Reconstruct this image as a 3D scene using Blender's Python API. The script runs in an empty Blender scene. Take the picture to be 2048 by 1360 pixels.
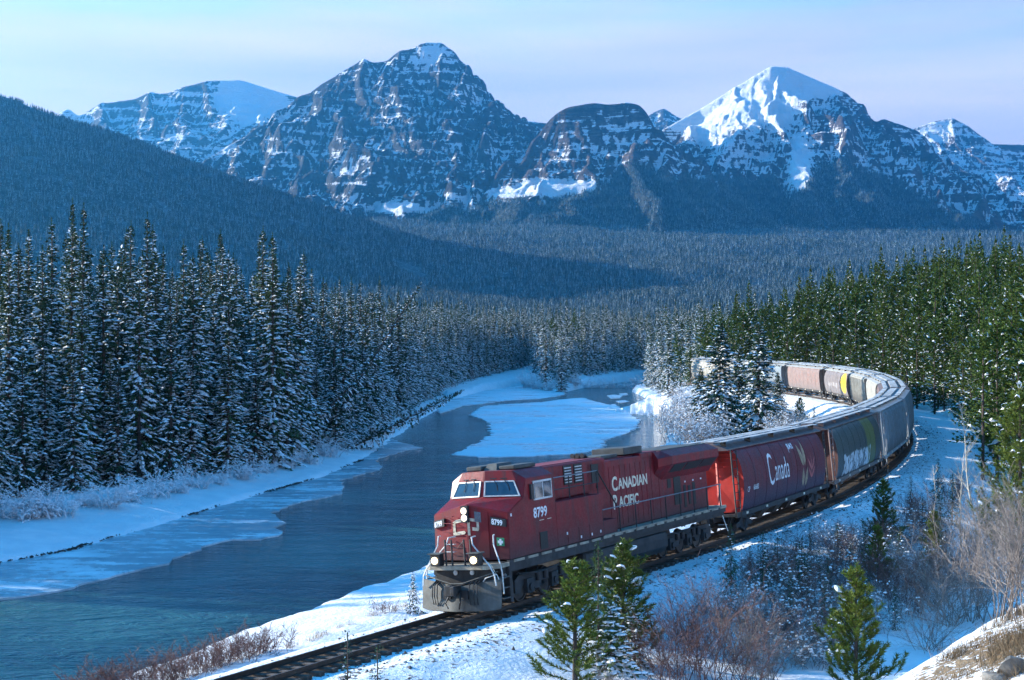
import bpy, bmesh, math, random
import numpy as np
from mathutils import Matrix, Vector

SC = bpy.context.scene
COL = SC.collection
R = math.radians

# ---------------------------------------------------------------- camera, sky, sun, exposure
FPX, YH, HC = 3000.0, 679.0, 9.53          # focal length in photo pixels, horizon row, camera height above the rail
cam = bpy.data.cameras.new('camera')
cam.sensor_width = 36.0
cam.lens = FPX / 2048 * 36.0
cam.clip_start, cam.clip_end = 0.5, 60000
camo = bpy.data.objects.new('camera', cam)
COL.objects.link(camo)
camo.location = (0, 0, HC)
camo.rotation_euler = (R(90.0 - math.degrees(math.atan((680 - YH) / FPX))), 0, 0)
SC.camera = camo

SUN_EL = R(16.0)
SUN_XY = (-0.945, 0.327)                      # horizontal direction towards the sun
world = bpy.data.worlds.new('World')
SC.world = world
world.use_nodes = True
wn, wl = world.node_tree.nodes, world.node_tree.links
bg = wn['Background']
sky = wn.new('ShaderNodeTexSky')
sky.sky_type = 'NISHITA'
sky.sun_disc = False
sky.sun_elevation = SUN_EL
sky.sun_rotation = math.atan2(SUN_XY[0], SUN_XY[1])
sky.altitude = 1500
sky.air_density = 1.0
sky.dust_density = 0.3
sky.ozone_density = 4.0
# thin veil of high cloud
tc = wn.new('ShaderNodeTexCoord')
mp = wn.new('ShaderNodeMapping')
mp.inputs['Scale'].default_value = (1.2, 1.2, 7.0)
mp.inputs['Rotation'].default_value = (0.06, 0.10, 0.4)
nz = wn.new('ShaderNodeTexNoise')
nz.inputs['Scale'].default_value = 2.2
nz.inputs['Detail'].default_value = 6.0
nz.inputs['Roughness'].default_value = 0.5
rmp = wn.new('ShaderNodeMapRange')
rmp.inputs['From Min'].default_value = 0.34
rmp.inputs['From Max'].default_value = 0.72
rmp.inputs['To Min'].default_value = 0.235
rmp.inputs['To Max'].default_value = 0.36
# slant path through the veil: thicker towards the horizon
sxyz = wn.new('ShaderNodeSeparateXYZ')
mz = wn.new('ShaderNodeMath'); mz.operation = 'MAXIMUM'; mz.inputs[1].default_value = 0.05
dv = wn.new('ShaderNodeMath'); dv.operation = 'DIVIDE'
ng_ = wn.new('ShaderNodeMath'); ng_.operation = 'MULTIPLY'; ng_.inputs[1].default_value = -1.0
ex = wn.new('ShaderNodeMath'); ex.operation = 'EXPONENT'
om = wn.new('ShaderNodeMath'); om.operation = 'SUBTRACT'; om.inputs[0].default_value = 1.0
mix = wn.new('ShaderNodeMix')
mix.data_type = 'RGBA'
# streaks in the veil itself
mp2 = wn.new('ShaderNodeMapping'); mp2.inputs['Scale'].default_value = (1.0, 1.0, 11.0); mp2.inputs['Rotation'].default_value = (0.03, -0.12, 1.1)
nz2 = wn.new('ShaderNodeTexNoise'); nz2.inputs['Scale'].default_value = 1.7; nz2.inputs['Detail'].default_value = 5.0
rm2 = wn.new('ShaderNodeMapRange'); rm2.inputs['From Min'].default_value = 0.36; rm2.inputs['From Max'].default_value = 0.64
veil = wn.new('ShaderNodeMix'); veil.data_type = 'RGBA'
veil.inputs['A'].default_value = (2.75, 3.0, 4.1, 1); veil.inputs['B'].default_value = (4.3, 4.05, 4.8, 1)
wl.new(tc.outputs['Generated'], mp2.inputs['Vector']); wl.new(mp2.outputs['Vector'], nz2.inputs['Vector'])
wl.new(nz2.outputs['Fac'], rm2.inputs['Value']); wl.new(rm2.outputs['Result'], veil.inputs['Factor'])
wl.new(veil.outputs['Result'], mix.inputs['B'])
wl.new(tc.outputs['Generated'], mp.inputs['Vector'])
wl.new(mp.outputs['Vector'], nz.inputs['Vector'])
wl.new(nz.outputs['Fac'], rmp.inputs['Value'])
wl.new(tc.outputs['Generated'], sxyz.inputs[0])
wl.new(sxyz.outputs['Z'], mz.inputs[0])
wl.new(rmp.outputs['Result'], dv.inputs[0]); wl.new(mz.outputs[0], dv.inputs[1])
sq = wn.new('ShaderNodeMath'); sq.operation = 'POWER'; sq.inputs[1].default_value = 4.0
wl.new(dv.outputs[0], sq.inputs[0]); wl.new(sq.outputs[0], ng_.inputs[0]); wl.new(ng_.outputs[0], ex.inputs[0]); wl.new(ex.outputs[0], om.inputs[1])
wl.new(om.outputs[0], mix.inputs['Factor'])
tint = wn.new('ShaderNodeMix'); tint.data_type = 'RGBA'; tint.blend_type = 'MULTIPLY'
tint.inputs['Factor'].default_value = 1.0
tint.inputs['B'].default_value = (0.02, 1.95, 2.35, 1)
wl.new(sky.outputs['Color'], tint.inputs['A'])
wl.new(tint.outputs['Result'], mix.inputs['A'])
wl.new(mix.outputs['Result'], bg.inputs['Color'])
bg.inputs['Strength'].default_value = 0.085

sun = bpy.data.lights.new('sun', 'SUN')
sun.energy = 5.0
sun.angle = R(0.53)
sun.color = (1.0, 0.93, 0.82)
suno = bpy.data.objects.new('sun', sun)
COL.objects.link(suno)
sd = Vector((SUN_XY[0] * math.cos(SUN_EL), SUN_XY[1] * math.cos(SUN_EL), math.sin(SUN_EL)))
suno.rotation_euler = sd.to_track_quat('Z', 'Y').to_euler()
suno.location = (-60, 20, 60)

SC.view_settings.view_transform = 'Standard'
SC.view_settings.look = 'None'
SC.view_settings.gamma = 1.0
SC.view_settings.use_curve_mapping = False
SC.view_settings.exposure = 1.45
SC.cycles.use_denoising = True
SC.cycles.max_bounces = 5
SC.cycles.diffuse_bounces = 2
SC.cycles.glossy_bounces = 2
SC.cycles.transmission_bounces = 2
SC.cycles.volume_bounces = 1
SC.cycles.caustics_reflective = False
SC.cycles.caustics_refractive = False

# ---------------------------------------------------------------- helpers
def tag(o, label=None, cat=None, group=None, kind=None):
    if label: o['label'] = label
    if cat: o['category'] = cat
    if group: o['group'] = group
    if kind: o['kind'] = kind
    return o

def empty(name, loc=(0, 0, 0)):
    o = bpy.data.objects.new(name, None)
    o.empty_display_size = 0.5
    COL.objects.link(o)
    o.location = loc
    return o

def link(name, me, parent=None):
    o = bpy.data.objects.new(name, me)
    COL.objects.link(o)
    if parent is not None: o.parent = parent
    return o

def copy_tree(o, parent=None):
    c = o.copy()
    COL.objects.link(c)
    if parent is not None: c.parent = parent
    for ch in list(o.children):
        copy_tree(ch, c)
    return c

def np_mesh(name, V, F, mats=(), mi=None, smooth=False):
    """V (n,3); F list of arrays (k,3) or (k,4)"""
    me = bpy.data.meshes.new(name)
    V = np.asarray(V, dtype=np.float32)
    if not isinstance(F, (list, tuple)): F = [F]
    F = [np.asarray(f, dtype=np.int32) for f in F if len(f)]
    loops = np.concatenate([f.ravel() for f in F])
    tot = np.concatenate([np.full(len(f), f.shape[1], np.int32) for f in F])
    start = np.concatenate([[0], np.cumsum(tot)[:-1]]).astype(np.int32)
    me.vertices.add(len(V)); me.vertices.foreach_set('co', V.ravel())
    me.loops.add(len(loops)); me.loops.foreach_set('vertex_index', loops)
    me.polygons.add(len(tot)); me.polygons.foreach_set('loop_start', start); me.polygons.foreach_set('loop_total', tot)
    for m in mats: me.materials.append(m)
    if mi is not None: me.polygons.foreach_set('material_index', np.asarray(mi, np.int32))
    me.polygons.foreach_set('use_smooth', np.full(len(tot), bool(smooth)))
    me.update(calc_edges=True)
    return me

def set_attr(me, name, vals):
    a = me.attributes.new(name, 'FLOAT', 'POINT')
    a.data.foreach_set('value', np.asarray(vals, np.float32))

# --- gradient noise
def _hash(ix, iy, seed):
    h = (ix.astype(np.int64) * 374761393 + iy.astype(np.int64) * 668265263 + seed * 974634541) & 0xFFFFFFFF
    h = ((h ^ (h >> 13)) * 1274126177) & 0xFFFFFFFF
    return (h ^ (h >> 16)) & 0xFFFFFFFF

def pnoise(x, y, seed=0):
    x = np.asarray(x, float); y = np.asarray(y, float)
    ix, iy = np.floor(x), np.floor(y)
    fx, fy = x - ix, y - iy
    ix = ix.astype(np.int64); iy = iy.astype(np.int64)
    u = fx * fx * fx * (fx * (fx * 6 - 15) + 10); v = fy * fy * fy * (fy * (fy * 6 - 15) + 10)
    def g(dx, dy):
        a = _hash(ix + dx, iy + dy, seed) / 4294967296.0 * 2 * np.pi
        return np.cos(a) * (fx - dx) + np.sin(a) * (fy - dy)
    a = g(0, 0) * (1 - u) + g(1, 0) * u
    b = g(0, 1) * (1 - u) + g(1, 1) * u
    return (a * (1 - v) + b * v) * 1.5

def fbm(x, y, oct=5, seed=0, gain=0.5, lac=2.03):
    s = 0; a = 1.0; t = 0
    for i in range(oct):
        s = s + a * pnoise(x, y, seed + i * 17); t += a; a *= gain; x = x * lac + 3.7; y = y * lac - 1.3
    return s / t

def ridged(x, y, oct=5, seed=0, gain=0.5, lac=2.05):
    s = 0; a = 1.0; t = 0
    for i in range(oct):
        n = 1 - np.abs(pnoise(x, y, seed + i * 23)) * 1.6
        s = s + a * n * n; t += a; a *= gain; x = x * lac + 1.9; y = y * lac + 5.1
    return s / t

def sstep(a, b, x):
    t = np.clip((x - a) / (b - a), 0, 1)
    return t * t * (3 - 2 * t)

def px2ground(px, py, z=-4.0):
    """point at height z seen at photo pixel (px, py)"""
    d = FPX * (HC - z) / (py - YH)
    return ((px - 1024) / FPX * d, d)

def px2at(px, py, d):
    """point at forward distance d seen at photo pixel"""
    return ((px - 1024) / FPX * d, d, HC + (YH - py) / FPX * d)

# --- materials
def nodes_of(name):
    m = bpy.data.materials.new(name)
    m.use_nodes = True
    nt = m.node_tree
    return m, nt.nodes, nt.links, nt.nodes['Principled BSDF']

def ramp(n, stops):
    r = n.new('ShaderNodeValToRGB')
    e = r.color_ramp.elements
    while len(e) < len(stops): e.new(0.5)
    for k, (p, c) in enumerate(stops):
        e[k].position = p
        e[k].color = (*c, 1) if len(c) == 3 else c
    return r

def noise(n, l, scale, detail=4, vec=None, rough=0.55, sc3=None, dist=0.0):
    t = n.new('ShaderNodeTexNoise')
    t.inputs['Scale'].default_value = scale
    t.inputs['Detail'].default_value = detail
    t.inputs['Roughness'].default_value = rough
    t.inputs['Distortion'].default_value = dist
    if vec is not None:
        if sc3 is not None:
            m = n.new('ShaderNodeMapping')
            m.inputs['Scale'].default_value = sc3
            l.new(vec, m.inputs['Vector'])
            vec = m.outputs['Vector']
        l.new(vec, t.inputs['Vector'])
    return t

def mathn(n, l, op, a, b=None, c=None, clamp=False):
    m = n.new('ShaderNodeMath'); m.operation = op; m.use_clamp = clamp
    for i, v in enumerate((a, b, c)):
        if v is None: continue
        if isinstance(v, (int, float)): m.inputs[i].default_value = v
        else: l.new(v, m.inputs[i])
    return m.outputs[0]

def mapr(n, l, val, a, b, c=0.0, d=1.0, smooth=True):
    m = n.new('ShaderNodeMapRange')
    if smooth: m.interpolation_type = 'SMOOTHSTEP'
    l.new(val, m.inputs['Value'])
    for k, v in zip(('From Min', 'From Max', 'To Min', 'To Max'), (a, b, c, d)): m.inputs[k].default_value = v
    return m.outputs['Result']

def mixc(n, l, fac, a, b):
    m = n.new('ShaderNodeMix'); m.data_type = 'RGBA'
    for key, v in (('Factor', fac), ('A', a), ('B', b)):
        if isinstance(v, (int, float)): m.inputs[key].default_value = v
        elif isinstance(v, tuple): m.inputs[key].default_value = (*v, 1) if len(v) == 3 else v
        else: l.new(v, m.inputs[key])
    return m.outputs['Result']

def bump(n, l, h, strength=0.5, dist=0.1):
    b = n.new('ShaderNodeBump')
    b.inputs['Strength'].default_value = strength
    b.inputs['Distance'].default_value = dist
    l.new(h, b.inputs['Height'])
    return b.outputs['Normal']

def plain(name, col, rough=0.6, metal=0.0, var=0.25, scale=3.0, bmp=0.0, grime=None, spec=None, coat=0.0):
    """painted / plain surface with uneven tone; grime = (colour, amount) adds blotchy dirt"""
    m, n, l, p = nodes_of(name)
    tc = n.new('ShaderNodeTexCoord')
    t = noise(n, l, scale, 6, tc.outputs['Object'])
    d = tuple(c * (1 - var) for c in col); u = tuple(min(1, c * (1 + var)) for c in col)
    c = mixc(n, l, mapr(n, l, t.outputs['Fac'], 0.3, 0.7), d, u)
    if grime:
        t2 = noise(n, l, scale * 0.5, 8, tc.outputs['Object'], 0.65, (1, 1, 0.35))
        t3 = noise(n, l, scale * 4, 4, tc.outputs['Object'], 0.6, (1, 1, 0.15))
        g = mathn(n, l, 'MULTIPLY', mapr(n, l, t2.outputs['Fac'], 0.38, 0.75), mapr(n, l, t3.outputs['Fac'], 0.3, 0.7, 0.4, 1))
        c = mixc(n, l, mathn(n, l, 'MULTIPLY', g, grime[1]), c, grime[0])
    l.new(c, p.inputs['Base Color'])
    p.inputs['Roughness'].default_value = rough
    p.inputs['Metallic'].default_value = metal
    if spec is not None: p.inputs['Specular IOR Level'].default_value = spec
    if coat: p.inputs['Coat Weight'].default_value = coat
    if bmp:
        t4 = noise(n, l, scale * 6, 4, tc.outputs['Object'])
        l.new(bump(n, l, t4.outputs['Fac'], bmp, 0.02), p.inputs['Normal'])
    return m

def emissive(name, col, strength):
    m, n, l, p = nodes_of(name)
    p.inputs['Base Color'].default_value = (*col, 1)
    p.inputs['Emission Color'].default_value = (*col, 1)
    p.inputs['Emission Strength'].default_value = strength
    return m

# --- small solid builder: collects shapes, links them as one mesh object
class MB:
    def __init__(s): s.v = []; s.f = []; s.m = []
    def add(s, V, F, mi=0):
        b = len(s.v)
        s.v += [tuple(map(float, q)) for q in V]
        s.f += [tuple(b + i for i in f) for f in F]
        s.m += [mi] * len(F)
        return s
    def box(s, x0, x1, y0, y1, z0, z1, mi=0):
        return s.add([(x0,y0,z0),(x1,y0,z0),(x1,y1,z0),(x0,y1,z0),(x0,y0,z1),(x1,y0,z1),(x1,y1,z1),(x0,y1,z1)],
                     [(0,3,2,1),(4,5,6,7),(0,1,5,4),(1,2,6,5),(2,3,7,6),(3,0,4,7)], mi)
    def loft(s, secs, mi=0, cap=True, closed=True):
        """list of equal-length rings"""
        n = len(secs[0]); V = [p for q in secs for p in q]; F = []
        for k in range(len(secs) - 1):
            for i in range(n if closed else n - 1):
                j = (i + 1) % n
                F.append((k*n+i, k*n+j, (k+1)*n+j, (k+1)*n+i))
        if cap and closed: F += [tuple(range(n))[::-1], tuple((len(secs)-1)*n+i for i in range(n))]
        return s.add(V, F, mi)
    def tube(s, pts, r, n=6, mi=0):
        pts = [Vector(p) for p in pts]
        secs = []
        for i, p in enumerate(pts):
            d = (pts[min(i+1, len(pts)-1)] - pts[max(i-1, 0)]).normalized()
            a = d.cross(Vector((0, 0, 1)))
            if a.length < 1e-3: a = d.cross(Vector((0, 1, 0)))
            a.normalize(); b = d.cross(a)
            secs.append([tuple(p + (a*math.cos(2*math.pi*k/n) + b*math.sin(2*math.pi*k/n)) * r) for k in range(n)])
        return s.loft(secs, mi)
    def disc(s, c, axis, r, t, n=20, mi=0):
        c = Vector(c); d = Vector(axis).normalized()
        return s.tube([c - d*t/2, c + d*t/2], r, n, mi)
    def panel(s, pts, t, mi=0):
        """flat polygon (any plane) with thickness t on its normal side (both ways half)"""
        P = [Vector(p) for p in pts]
        nn = (P[1]-P[0]).cross(P[-1]-P[0]).normalized() * (t/2)
        return s.loft([[tuple(p - nn) for p in P], [tuple(p + nn) for p in P]], mi)
    def build(s, name, mats, parent=None, smooth=False, bevel=0.0):
        me = bpy.data.meshes.new(name)
        me.from_pydata(s.v, [], s.f)
        if not isinstance(mats, (list, tuple)): mats = [mats]
        for m in mats: me.materials.append(m)
        me.polygons.foreach_set('material_index', s.m)
        bm = bmesh.new(); bm.from_mesh(me)
        bmesh.ops.recalc_face_normals(bm, faces=bm.faces)
        if bevel:
            bmesh.ops.bevel(bm, geom=[e for e in bm.edges if e.calc_face_angle(0) > 0.5], offset=bevel, segments=1, affect='EDGES', clamp_overlap=True)
        bm.to_mesh(me); bm.free()
        if smooth:
            me.polygons.foreach_set('use_smooth', [True]*len(me.polygons))
            me.set_sharp_from_angle(angle=R(35))
        me.update()
        return link(name, me, parent)

def seg_prisms(A, B, ra, rb, n=3, off=0):
    """arrays of thin tapered prisms -> V, F(quads)"""
    A = np.asarray(A, float); B = np.asarray(B, float); N = len(A)
    d = B - A; L = np.linalg.norm(d, axis=1, keepdims=True); d = d / np.maximum(L, 1e-9)
    ref = np.where(np.abs(d[:, 2:3]) > 0.9, np.array([[1.0, 0, 0]]), np.array([[0, 0, 1.0]]))
    a = np.cross(d, ref); a /= np.linalg.norm(a, axis=1, keepdims=True); b = np.cross(d, a)
    ang = np.arange(n) * 2*np.pi/n
    c = np.cos(ang)[None, :, None]; s = np.sin(ang)[None, :, None]
    o = a[:, None, :]*c + b[:, None, :]*s
    VA = A[:, None, :] + o*np.reshape(ra, (-1, 1, 1)); VB = B[:, None, :] + o*np.reshape(rb, (-1, 1, 1))
    V = np.concatenate([VA, VB], 1).reshape(-1, 3)
    base = (np.arange(N)*2*n)[:, None]
    F = np.concatenate([np.stack([base[:, 0]+i, base[:, 0]+(i+1) % n, base[:, 0]+n+(i+1) % n, base[:, 0]+n+i], 1) for i in range(n)])
    return V, F + off
# ---------------------------------------------------------------- the railway's centre line
TH0, P0 = R(30.25), np.array([-1.95, 51.93])
ROLL = R(4.93)
S_MIN, S_MAX = -46.0, 250.0
def _curv(s):
    if s < 12: return 0.0
    if s < 150: return 1 / 306.0
    if s < 222: return 1 / 138.0
    return 1 / 400.0
_TS = np.arange(S_MIN, S_MAX + .01, 0.5)
_TX = np.zeros(len(_TS)); _TY = np.zeros(len(_TS)); _TH = np.zeros(len(_TS))
_i0 = int(round(-S_MIN / 0.5))
_TX[_i0], _TY[_i0], _TH[_i0] = P0[0], P0[1], TH0
for i in range(_i0, len(_TS) - 1):
    k = _curv(_TS[i] + .25); t = _TH[i] - k * .25
    _TX[i+1] = _TX[i] + .5 * math.sin(t); _TY[i+1] = _TY[i] + .5 * math.cos(t); _TH[i+1] = _TH[i] - k * .5
for i in range(_i0, 0, -1):
    t = _TH[i]
    _TX[i-1] = _TX[i] - .5 * math.sin(t); _TY[i-1] = _TY[i] - .5 * math.cos(t); _TH[i-1] = t
def track_at(s):
    return (float(np.interp(s, _TS, _TX)), float(np.interp(s, _TS, _TY)), max(0.0, s - 40) * 0.01, float(np.interp(s, _TS, _TH)))
def track_pt(s, l, z):
    """point beside the line: l metres to the camera's side, z above the rail, canted with the track"""
    x, y, zz, t = track_at(s)
    l2 = l*math.cos(ROLL) - z*math.sin(ROLL); z2 = z*math.cos(ROLL) + l*math.sin(ROLL)
    return (x + math.cos(t)*l2, y - math.sin(t)*l2, zz + z2)
def track_dist(x, y):
    """nearest s and signed offset (plus = camera side) for arrays of points"""
    x = np.ravel(x); y = np.ravel(y); S = np.zeros(len(x)); D = np.zeros(len(x))
    for a in range(0, len(x), 20000):
        xx = x[a:a+20000, None]; yy = y[a:a+20000, None]
        q = (xx - _TX[None, ::2])**2 + (yy - _TY[None, ::2])**2
        k = q.argmin(1) * 2
        dx = x[a:a+20000] - _TX[k]; dy = y[a:a+20000] - _TY[k]
        lat = dx*np.cos(_TH[k]) - dy*np.sin(_TH[k]); al = dx*np.sin(_TH[k]) + dy*np.cos(_TH[k])
        S[a:a+20000] = _TS[k] + np.clip(al, -.6, .6)
        D[a:a+20000] = np.where(np.abs(al) > 1.5, np.sign(lat)*np.sqrt(lat**2 + al**2), lat)
    return S, D

# ---------------------------------------------------------------- river channel outline (seen at water level)
WATER = -4.0
_bank = [(-900,1330),(-300,1200),(0,1127),(140,1102),(300,1055),(480,1000),(640,955),(720,922),(790,872),(832,842),(872,818),(905,798),
         (960,782),(1040,771),(1088,779),(1125,784),(1180,771),(1250,763),(1316,758),(1326,763),(1302,772),(1272,783),(1305,800),(1334,820),
         (1340,857),(1338,890),(1250,930),(1100,1010),(960,1080),(830,1150),(746,1180),(673,1209),(612,1230),(551,1248),(514,1263),(441,1290),
         (380,1312),(290,1345),(100,1420),(-300,1620),(-1400,2200)]
RIVER = np.array([px2ground(a, b, WATER) for a, b in _bank])
def poly_sd(x, y, P):
    """signed distance to polygon P, negative inside"""
    x = np.ravel(x); y = np.ravel(y)
    best = np.full(len(x), 1e18); inside = np.zeros(len(x), bool)
    for i in range(len(P)):
        a = P[i]; b = P[(i+1) % len(P)]; e = b - a
        t = np.clip(((x-a[0])*e[0] + (y-a[1])*e[1]) / (e @ e), 0, 1)
        best = np.minimum(best, (x-a[0]-t*e[0])**2 + (y-a[1]-t*e[1])**2)
        c = (a[1] > y) != (b[1] > y)
        inside ^= c & (x < (b[0]-a[0]) * (y-a[1]) / (b[1]-a[1] + 1e-12) + a[0])
    d = np.sqrt(best)
    return np.where(inside, -d, d)

def ground_z(x, y, full=False):
    x = np.asarray(x, float); shp = x.shape; x = x.ravel(); y = np.asarray(y, float).ravel()
    S, D = track_dist(x, y)
    zt = np.maximum(0, S - 40) * 0.01
    rv = poly_sd(x, y, RIVER) + fbm(x/2.5, y/2.5, 3, 5)*0.5
    n1 = fbm(x/9, y/9, 4, 1); n2 = fbm(x/1.6, y/1.6, 3, 2)
    # far bank and general valley floor
    zf = -3.72 + np.clip(rv, 0, 6)*0.12 + np.clip(rv - 6, 0, 400)*0.012 + n1*0.35 + n2*0.06
    # right-hand side of the line
    w = sstep(38, 78, S)
    zd = zt + 0.10 - np.clip(D - 2.6, 0, 8)*0.16 + n1*0.35*sstep(4, 8, D) + n2*0.10
    zr = zt - 0.05 - np.clip(D - 2.6, 0, 6)*0.10 + np.clip(D - 9, 0, 40)*0.20 + n1*0.5*sstep(4, 9, D)
    zr = np.where(D > 49, zr - np.clip(D - 49, 0, 60)*0.03, zr)
    zright = zd*(1-w) + zr*w
    # bank that climbs to the road on which the camera stands
    c = (x - 9.2)*0.74 - (y - 37)*0.68
    zh = 0.9 + 0.12*((x-9.2)*.68 + (y-37)*.74) + np.where(c > 0, 0.42*c, 0.75*c) + n1*0.3 + n2*0.12
    zh = np.minimum(zh, 7.6)
    near = 1 - sstep(70, 95, y)
    k = 0.5
    hm = np.maximum(zright, zh) + k*np.exp(-np.abs(zright - zh)/k)*0.35
    zright = np.where(near > 0, hm*near + zright*(1-near), zright)
    # river side of the line: bed edge, embankment, shelf
    bed = zt - 0.315 + np.clip(D, -2.7, 2.7)*math.tan(ROLL)
    zl = zt - 0.54 - np.clip(-D - 2.6, 0, 5.6)*0.56 + n2*0.08
    zl = np.maximum(zl, zf) if False else np.where(-D < 8.2, zl, np.minimum(zl, zf + 0.0*zl))
    zl = np.where(-D > 6.0, zl*(1-sstep(6, 11, -D)) + zf*sstep(6, 11, -D), zl)
    past = sstep(S_MAX - 30, S_MAX - 4, S)            # beyond the last of the line the valley floor takes over
    zright = zright*(1-past) + (zf + 0.012*np.clip(D, 0, 300))*past
    zl = zl*(1-past) + zf*past
    bed = bed*(1-past) + zf*past
    e1 = sstep(2.1, 3.2, D); e2 = sstep(2.1, 3.0, -D)
    bedn = bed + n2*0.035 - 0.03*(np.abs(D) < 0.6)
    z = np.where(D > 0, bedn*(1-e1) + zright*e1, bedn*(1-e2) + zl*e2)
    # cut the channel
    deep = sstep(0.25, -2.2, rv)
    lim = np.where(np.abs(D) < 4.5, 0, 1)
    z = np.where((deep > 0) & (lim > 0), z*(1-deep) + np.minimum(z, -5.4)*deep, z)
    lip = (rv >= -1.0) & (rv < 3.5) & (D < -4)
    z = np.where(lip, np.maximum(z, WATER + 0.03 + np.clip(rv, -1.0, 3)*0.10 - (rv < 0)*0.2*(-np.clip(rv, -1, 0))), z)
    if full: return z.reshape(shp), S, D, rv, c
    return z.reshape(shp)

def _axis(segs):
    out = []
    for a, b, st0, st1 in segs:
        t = a
        while t < b:
            out.append(t)
            u = (t - a) / (b - a); t += st0 + (st1 - st0)*u
    out.append(segs[-1][1])
    return np.array(out)

gx = _axis([(-420, -90, 12, 2.5), (-90, -26, 2.5, .45), (-26, 34, .30, .30), (34, 110, .45, 2.5), (110, 420, 2.5, 14)])
gy = _axis([(-25, 28, 3, .6), (28, 84, .30, .34), (84, 200, .36, 1.6), (200, 720, 1.7, 6)])
GX, GY = np.meshgrid(gx, gy)
GZ, GS, GD, GRV, GC = ground_z(GX, GY, True)
def grid_faces(nx, ny):
    i = np.arange(nx*ny).reshape(ny, nx)
    return np.stack([i[:-1, :-1].ravel(), i[:-1, 1:].ravel(), i[1:, 1:].ravel(), i[1:, :-1].ravel()], 1)

def snow_ground_mat():
    m, n, l, p = nodes_of('snow_ground')
    tc = n.new('ShaderNodeTexCoord'); V = tc.outputs['Object']
    at = lambda k: (lambda a: (setattr(a, 'attribute_name', k), a.outputs['Fac'])[1])(n.new('ShaderNodeAttribute'))
    big = noise(n, l, 0.6, 6, V, 0.6); fine = noise(n, l, 5.0, 5, V, 0.65); grit = noise(n, l, 16.0, 3, V, 0.6)
    snow = mixc(n, l, mapr(n, l, big.outputs['Fac'], .3, .7), (0.74, 0.77, 0.80), (0.86, 0.87, 0.88))
    gravel = mixc(n, l, mapr(n, l, grit.outputs['Fac'], .3, .7), (0.035, 0.03, 0.027), (0.20, 0.15, 0.11))
    grass = mixc(n, l, mapr(n, l, fine.outputs['Fac'], .35, .65), (0.10, 0.065, 0.035), (0.27, 0.19, 0.11))
    f1 = mathn(n, l, 'ADD', at('gravel'), mathn(n, l, 'MULTIPLY', mathn(n, l, 'SUBTRACT', fine.outputs['Fac'], .5), 2.2))
    f2 = mathn(n, l, 'ADD', at('grassy'), mathn(n, l, 'MULTIPLY', mathn(n, l, 'SUBTRACT', fine.outputs['Fac'], .5), 1.9))
    c = mixc(n, l, mapr(n, l, f1, .52, .66), snow, gravel)
    c = mixc(n, l, mapr(n, l, f2, .5, .62), c, grass)
    l.new(c, p.inputs['Base Color'])
    p.inputs['Roughness'].default_value = 0.75
    p.inputs['Specular IOR Level'].default_value = 0.25
    h = mathn(n, l, 'ADD', mathn(n, l, 'MULTIPLY', fine.outputs['Fac'], .7), mathn(n, l, 'MULTIPLY', big.outputs['Fac'], .9))
    l.new(bump(n, l, h, .75, .22), p.inputs['Normal'])
    return m
M_SNOW = snow_ground_mat()
me = np_mesh('ground', np.stack([GX.ravel(), GY.ravel(), GZ.ravel()], 1), grid_faces(len(gx), len(gy)), [M_SNOW], smooth=True)
_n = fbm(GX.ravel()/1.2, GY.ravel()/1.2, 3, 9); _nb = fbm(GX.ravel()/5, GY.ravel()/5, 3, 19)
grv = 0.44*np.exp(-(np.abs(GD)/1.0)**4) + 0.42*np.exp(-((GD-3.2)/2.4)**2) + 0.20*np.exp(-((GD+2.6)/0.7)**2) + _n*0.25
grv = np.where((GD > -4) & (GD < 7.5), grv, 0) * sstep(8, 5, GD)
gra = np.where((GC > -1.5) & (GY.ravel() < 80) & (GX.ravel() > 5), 0.68*sstep(-1.2, 1.4, GC) + _nb*0.5, 0)
gra = gra + np.where((GRV < 0.9) & (GRV > -.4) & (GD < -5), 0.0, 0)
set_attr(me, 'gravel', grv); set_attr(me, 'grassy', gra)
tag(link('ground', me), kind='structure')

# water
def water_mat():
    m, n, l, p = nodes_of('river_water')
    tc = n.new('ShaderNodeTexCoord'); V = tc.outputs['Object']
    a = noise(n, l, 0.38, 5, V, 0.70, (0.55, 1.15, 1), 0.7)
    b = noise(n, l, 1.5, 4, V, 0.6, (0.6, 1.2, 1), 0.5)
    big = noise(n, l, 0.045, 4, V, 0.55, (1, 1.6, 1))
    h = mathn(n, l, 'ADD', mathn(n, l, 'MULTIPLY', a.outputs['Fac'], 1.0), mathn(n, l, 'MULTIPLY', b.outputs['Fac'], 0.35))
    l.new(bump(n, l, h, 1.0, 0.95), p.inputs['Normal'])
    c = mixc(n, l, mapr(n, l, big.outputs['Fac'], .38, .66), (0.012, 0.060, 0.078), (0.040, 0.140, 0.145))
    l.new(c, p.inputs['Base Color'])
    p.inputs['Roughness'].default_value = 0.09
    p.inputs['IOR'].default_value = 1.33
    return m
M_WATER = water_mat()
wx = np.linspace(-260, 60, 60); wy = np.linspace(20, 560, 90)
WX, WY = np.meshgrid(wx, wy)
me = np_mesh('river', np.stack([WX.ravel(), WY.ravel(), np.full(WX.size, WATER)], 1), grid_faces(60, 90), [M_WATER])
tag(link('river', me), kind='structure')

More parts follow.
